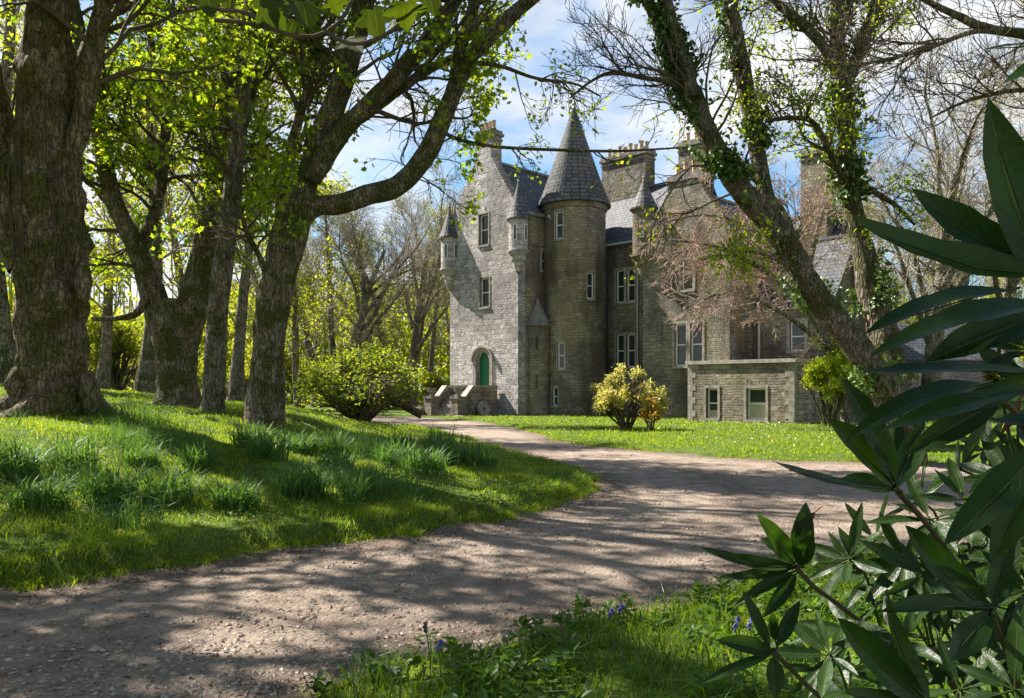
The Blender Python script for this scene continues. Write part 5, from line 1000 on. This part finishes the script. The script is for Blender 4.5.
def rhodo_mat():
    t = NT('rhododendron_leaf'); g = t.N('ShaderNodeNewGeometry'); w = t.geo(); c = t.ramp(g.outputs['Random Per Island'], [(0, (.011, .030, .006)), (.6, (.020, .048, .008)), (1, (.038, .076, .012))])
    n = t.noise(w, 22, 5); c = t.mix(t.ramp(n, [(.4, 0.0), (.7, .45)]), c, (.024, .048, .011)); b = t.noise(w, 60, 4)
    at_ = t.N('ShaderNodeAttribute', attribute_name='leaf_uv'); sp = t.N('ShaderNodeSeparateXYZ'); t.L(at_.outputs['Vector'], sp.inputs[0]); au = t.math('ABSOLUTE', sp.outputs[1])
    vein = t.math('SINE', t.math('SUBTRACT', t.math('MULTIPLY', sp.outputs[0], 75.0), t.math('MULTIPLY', au, 16.0))); vr = t.ramp(vein, [(.82, 0.0), (1.0, 1.0)])
    c = t.mix(t.math('MULTIPLY', vr, .16), c, (.045, .075, .02)); c = t.mix(t.ramp(au, [(.03, .8), (.09, 0.0)]), c, (.06, .09, .025))
    c = t.mix(t.ramp(t.noise(w, 130, 2), [(.70, 0.0), (.73, .6)]), c, (.10, .075, .04))
    d = t.bsdf(c, .36, .25, t.bump(t.math('ADD', t.math('ADD', b, t.math('MULTIPLY', vr, -1.2)), t.math('ADD', t.math('MULTIPLY', n, 2.0), t.ramp(au, [(.0, 0.0), (.12, 1.0)]))), .2, .010)); x = t.N('ShaderNodeBsdfTranslucent'); t.L(t.mix(1.0, c, (1.5, 1.7, .5), 'MULTIPLY'), x.inputs[0]); m = t.N('ShaderNodeMixShader'); m.inputs[0].default_value = .36
    t.L(d, m.inputs[1]); t.L(x.outputs[0], m.inputs[2]); return t.done(m.outputs[0])
def build_rhododendron():
    lm = rhodo_mat(); st = plain_mat('rhododendron_stem', (.075, .06, .03), .7, .2, .4, 12, .004); dead = plain_mat('withered_leaf', (.16, .06, .03), .7, .2, .3, 12)
    x0, y0 = 2.15, 2.35; e = empty('rhododendron', (x0, y0, h1(x0, y0))); tag(e, 'dark glossy rhododendron with long leaves close by at right', 'shrub'); o0 = np.array(e.location); rng = np.random.default_rng(61)
    def emit(name, mb, mat):
        mb.v = [v-o0 for v in mb.v]; o = mb.build(name, mat, e, sm=True)
        if mb.uv:
            U = np.vstack(mb.uv); U = np.vstack([U, np.tile([[.5, 0.0]], (mb.n-len(U), 1))]); at_ = o.data.attributes.new('leaf_uv', 'FLOAT2', 'POINT')
            if len(o.data.vertices) == len(U): at_.data.foreach_set('vector', U.astype(np.float32).ravel())
        return o
    # the boldest leaves, each read off the picture: base, tip (px), width px, depth at base and tip, facing
    big = {1: [((1062, 300), (988, 98), 78, 1.15, 1.2, (-.2, -1, .35))], 2: [((1056, 268), (911, 188), 62, 1.2, 1.25, (-.1, -1, .5)), ((1050, 272), (853, 217), 62, 1.15, 1.2, (.1, -1, .75)), ((1058, 285), (1040, 160), 50, 1.2, 1.22, (.3, -1, .2))],
           3: [((1012, 290), (865, 334), 46, 1.5, 1.42, (0, -.42, 1)), ((1052, 303), (870, 356), 56, 1.35, 1.3, (0, -.5, 1)), ((1046, 312), (925, 362), 52, 1.45, 1.45, (.2, -.8, .7))],
           4: [((1036, 371), (858, 373), 36, 1.5, 1.48, (0, -.45, 1)), ((1040, 372), (938, 412), 42, 1.5, 1.5, (.1, -.6, .9)), ((1040, 340), (960, 300), 40, 1.65, 1.7, (.1, -1, .5))],
           5: [((985, 384), (846, 441), 42, 1.6, 1.5, (0, -.5, 1)), ((1042, 384), (878, 432), 44, 1.5, 1.42, (0, -.45, 1)), ((1000, 400), (905, 455), 38, 1.7, 1.7, (.3, -.9, .6)), ((1040, 390), (975, 345), 36, 1.7, 1.75, (.2, -1, .3))],
           6: [((895, 482), (840, 377), 46, 1.7, 1.65, (.45, -1, .1)), ((893, 484), (826, 418), 44, 1.7, 1.62, (.2, -1, .4)), ((892, 488), (772, 461), 30, 1.7, 1.6, (0, -.5, 1)), ((898, 484), (925, 420), 34, 1.7, 1.8, (-.4, -1, .2)), ((893, 490), (838, 480), 34, 1.7, 1.75, (.1, -.8, .7)), ((899, 486), (900, 408), 30, 1.72, 1.85, (.2, -1, .2))],
           7: [((1048, 440), (944, 545), 54, 1.15, 1.1, (-.6, -.8, .8)), ((1050, 452), (990, 560), 50, 1.2, 1.2, (-.5, -1, .5)), ((1050, 430), (985, 420), 40, 1.3, 1.4, (0, -.7, 1))],
           8: [((796, 566), (700, 547), 26, 2.15, 2.1, (0, -.7, 1)), ((795, 564), (757, 514), 30, 2.15, 2.1, (.3, -1, .3)), ((798, 562), (806, 502), 30, 2.15, 2.15, (-.2, -1, .2)), ((797, 563), (760, 538), 24, 2.15, 2.2, (.2, -.9, .6)), ((793, 568), (716, 578), 20, 2.15, 2.1, (0, -.6, 1)), ((800, 566), (812, 530), 24, 2.15, 2.05, (-.3, -1, .3)), ((794, 572), (734, 606), 17, 2.15, 2.1, (0, -.8, .8)), ((796, 574), (762, 618), 20, 2.15, 2.1, (.2, -1, .5))],
           9: [((772, 652), (716, 640), 26, 2.0, 1.95, (.1, -.9, .6)), ((770, 648), (742, 590), 18, 2.0, 2.05, (.3, -1, .2)), ((776, 640), (772, 612), 18, 2.0, 1.95, (.3, -1, .1)), ((770, 655), (700, 684), 16, 2.0, 1.95, (0, -.8, 1)), ((774, 656), (775, 700), 26, 2.0, 1.95, (.2, -1, .4)), ((778, 645), (800, 600), 20, 2.0, 2.1, (-.3, -1, .2))],
           10: [((926, 702), (838, 618), 52, 1.5, 1.42, (.3, -1, .35)), ((930, 700), (886, 600), 34, 1.5, 1.5, (.5, -1, .2)), ((990, 610), (905, 525), 50, 1.6, 1.55, (.3, -1, .35)), ((992, 612), (950, 660), 40, 1.6, 1.5, (-.3, -1, .5)), ((988, 608), (880, 612), 36, 1.6, 1.5, (0, -.6, 1)), ((930, 706), (845, 690), 36, 1.5, 1.4, (0, -.8, .8)), ((994, 606), (1018, 530), 36, 1.6, 1.65, (-.4, -1, .2))]}
    for k, L_ in big.items():
        mb = MB()
        for b, t, w, d0, d1, n in L_: big_leaf(mb, at(*b, d0), at(*t, d1), w/FPX*(d0+d1)/2*.74, n, rng.uniform(.03, .11)*rng.choice([1, 1, -.5]), rng.uniform(.2, .5))
        emit('leaf_whorl', mb, lm)
    S = [([(1062, 300, 9, 1.15), (1056, 285, 9, 1.2), (1080, 420, 11, 1.35), (1070, 560, 13, 1.7), (1065, 760, 16, 2.1)]), ([(1045, 308, 6, 1.4), (1052, 372, 7, 1.5), (1062, 470, 9, 1.7), (1058, 620, 12, 2.0), (1060, 760, 14, 2.2)]), ([(894, 486, 6, 1.7), (905, 500, 6, 1.72), (925, 522, 7, 1.8), (965, 575, 8, 1.95), (1010, 640, 10, 2.1), (1060, 740, 13, 2.25)]),
         ([(796, 567, 5, 2.15), (812, 585, 5, 2.15), (835, 602, 5, 2.18), (870, 628, 6, 2.2), (930, 665, 7, 2.25), (1020, 740, 10, 2.3)]), ([(772, 650, 4, 2.0), (790, 668, 4, 2.02), (812, 690, 5, 2.1), (860, 730, 7, 2.2)]), ([(990, 610, 7, 1.6), (1010, 660, 8, 1.8), (1050, 760, 10, 2.1)]), ([(928, 704, 7, 1.5), (960, 740, 8, 1.7), (1020, 800, 9, 2.0)]), ([(870, 654, 6, 2.0), (930, 650, 6, 2.05), (1030, 630, 7, 2.1)]), ([(985, 390, 5, 1.6), (1020, 420, 6, 1.65), (1055, 500, 8, 1.8)])]
    for pts in S:
        P, R = limb([(a, b, c, d) for a, b, c, d in pts], 0, 30); mb = MB(); mb.tubes(P, R*.8, 8, .12, 20, 3); emit('stem', mb, st)
    # further whorls filling the body of the shrub
    fill = [(850, 560, 2.3), (905, 560, 2.2), (945, 600, 2.1), (1000, 560, 2.0), (1010, 480, 2.1), (960, 470, 2.3), (930, 520, 2.2), (900, 640, 2.0), (830, 655, 2.2), (960, 690, 1.8), (1015, 690, 1.7), (1020, 420, 2.2), (985, 520, 2.3), (1030, 590, 1.9), (1000, 330, 1.9), (1018, 640, 2.2), (1030, 350, 1.75), (1045, 250, 1.6), (870, 575, 2.4), (915, 600, 2.3), (850, 630, 2.4), (940, 640, 2.2), (990, 600, 2.2), (1010, 545, 2.3), (955, 545, 2.4), (900, 685, 2.2), (850, 690, 2.3), (985, 670, 2.1), (1035, 665, 2.0), (920, 500, 2.5), (985, 450, 2.4), (1040, 520, 2.1), (1035, 460, 2.3), (820, 670, 2.5), (890, 660, 2.5), (960, 610, 2.6), (925, 575, 2.0), (1000, 640, 1.9), (965, 500, 2.1), (1040, 400, 2.0), (875, 540, 2.6)]
    for px, py, D in fill:
        c = np.array(at(px, py, D)); mb = MB(); axn = norm(np.array([-.5, -.35, .75])+rng.normal(0, .3, 3)); n = rng.integers(6, 9); a0 = rng.uniform(0, 6.28); u = norm(np.cross(axn, [0, 0, 1.0])); v = np.cross(axn, u)
        for k in range(n):
            a = a0+k*2.4; d = norm(.55*rng.uniform(.2, 1.3)*axn+math.cos(a)*u+math.sin(a)*v+np.array([0, 0, -.12])); L_ = rng.uniform(.10, .18); big_leaf(mb, c+d*.015, c+d*L_, L_*rng.uniform(.18, .25), norm(axn+.25*rng.normal(size=3)), rng.uniform(.02, .08), rng.uniform(.15, .35), 10, 4)
        q = c-axn*.10+np.array([.10, .1, -.22]); P = spline(np.array([c+axn*.012, c-axn*.08, q, q+np.array([.25, .12, -.35])]), 14); mb.tubes(P, np.linspace(.0035, .007, 14), 6)
        emit('leaf_whorl', mb, lm)
    for b, t, w, d in (((1020, 398), (998, 436), 9, 1.7), ((815, 512), (790, 533), 9, 2.15), ((915, 555), (905, 600), 14, 2.2)):
        mb = MB(); big_leaf(mb, at(*b, d), at(*t, d), w/FPX*d, (.3, -1, .2), .12, .6, 8, 4); w_ = emit('withered_leaf', mb, dead); w_['label'] = 'curled reddish brown withered leaf'
    mb = MB()
    for b, t, w, d in (((1060, 46), (984, 50), 13, 1.6), ((1062, 58), (1003, 84), 26, 1.5)): big_leaf(mb, at(*b, d), at(*t, d), w/FPX*d, (0, -.6, 1), .06, .2)
    P = spline(np.array([at(1058, 50, 1.55), at(1075, 140, 1.5), at(1080, 300, 1.5), at(1078, 420, 1.5)]), 16); mb.tubes(P, np.linspace(.004, .008, 16), 6); emit('leaf_whorl', mb, lm)
build_rhododendron()
def near_leaf_template():
    half = [(.0, .0), (.10, -.05), (.24, -.10), (.34, -.04), (.40, .04), (.30, .12), (.36, .17), (.50, .22), (.62, .33), (.66, .44), (.54, .46), (.47, .52), (.34, .50), (.27, .56), (.30, .68), (.22, .76), (.17, .84), (.08, .93), (.0, 1.03)]
    H = np.array(half); z = .10*np.abs(H[:, 0])-.22*H[:, 1]**2-.12*H[:, 0]**2; n = len(H)
    mid = [(0.0, y) for y in np.linspace(.85, .15, 5)]; MZ = [-.22*y*y-.03 for _, y in mid]
    V = [(x, y, q) for (x, y), q in zip(H, z)]+[(x, y, q) for (x, y), q in zip(mid, MZ)]; m = len(V)
    W = [(-x, y, q) for (x, y), q in zip(H[1:-1], z[1:-1])]; V = np.array(V+W, float)
    right = tuple(range(n))+tuple(range(n, m)); left = (0,)+tuple(range(m, m+n-2))+(n-1,)+tuple(range(n, m))
    return (V, [[right], [left[::-1]]])
def build_overhang():
    rng = np.random.default_rng(71); D = 3.0; x, y, z = at(330, -60, D); e = empty('sycamore_twig', (x, y, z)); tag(e, 'dark sycamore twig with broad lobed leaves hanging into the top edge', 'twig'); b = MB()
    for pts in ([(150, -30, 3.2), (205, 6, 3), (245, 12, 3), (275, 30, 3.5), (310, 37, 3.8), (335, 26, 4), (350, 5, 4), (365, -40, 5), (400, -160, 7)], [(325, 31, 3), (345, 42, 2.6), (362, 43, 2.2), (385, 35, 2), (405, 18, 2), (415, 5, 2)], [(215, 20, 1.8), (240, 22, 2), (270, 28, 2)]):
        P, R = limb(pts, D, 30); b.tubes(P-np.array([x, y, z]), R, 7, .1, 20)
    m = MB(); L_ = [((205, -8), (212, 16), 42), ((230, -12), (226, 14), 36), ((262, 0), (292, 36), 50), ((300, 2), (318, 38), 52), ((296, 22), (284, 52), 30), ((345, 40), (372, 50), 40), ((372, 10), (378, 34), 44), ((405, 2), (406, 42), 46), ((425, -14), (436, 14), 44), ((335, 0), (340, 24), 30), ((395, 20), (428, 30), 30), ((270, -15), (250, 14), 40)]
    b.tubes(np.array([[np.array(at(p[0]+(335-p[0])*.12, p[1]-8, D))-np.array([x, y, z]), np.array(at(*p, D))-np.array([x, y, z])] for p, q, w in L_]), np.full((len(L_), 2), .0018), 5); b.build('branches', M['twig'], e, sm=True)
    pos = np.array([at(*p, D+rng.normal(0, .12)) for p, q, w in L_]); tip = np.array([at(*q, D+rng.normal(0, .12)) for p, q, w in L_]); sz = np.array([w for *_, w in L_])/FPX*D*.95
    m.leaves(pos-np.array([x, y, z]), tip-pos, np.array([0, -.8, .7])+.2*rng.normal(size=(len(L_), 3)), sz*.78, near_leaf_template()); m.build('leaves', M['syc_shaded'], e)
build_overhang()
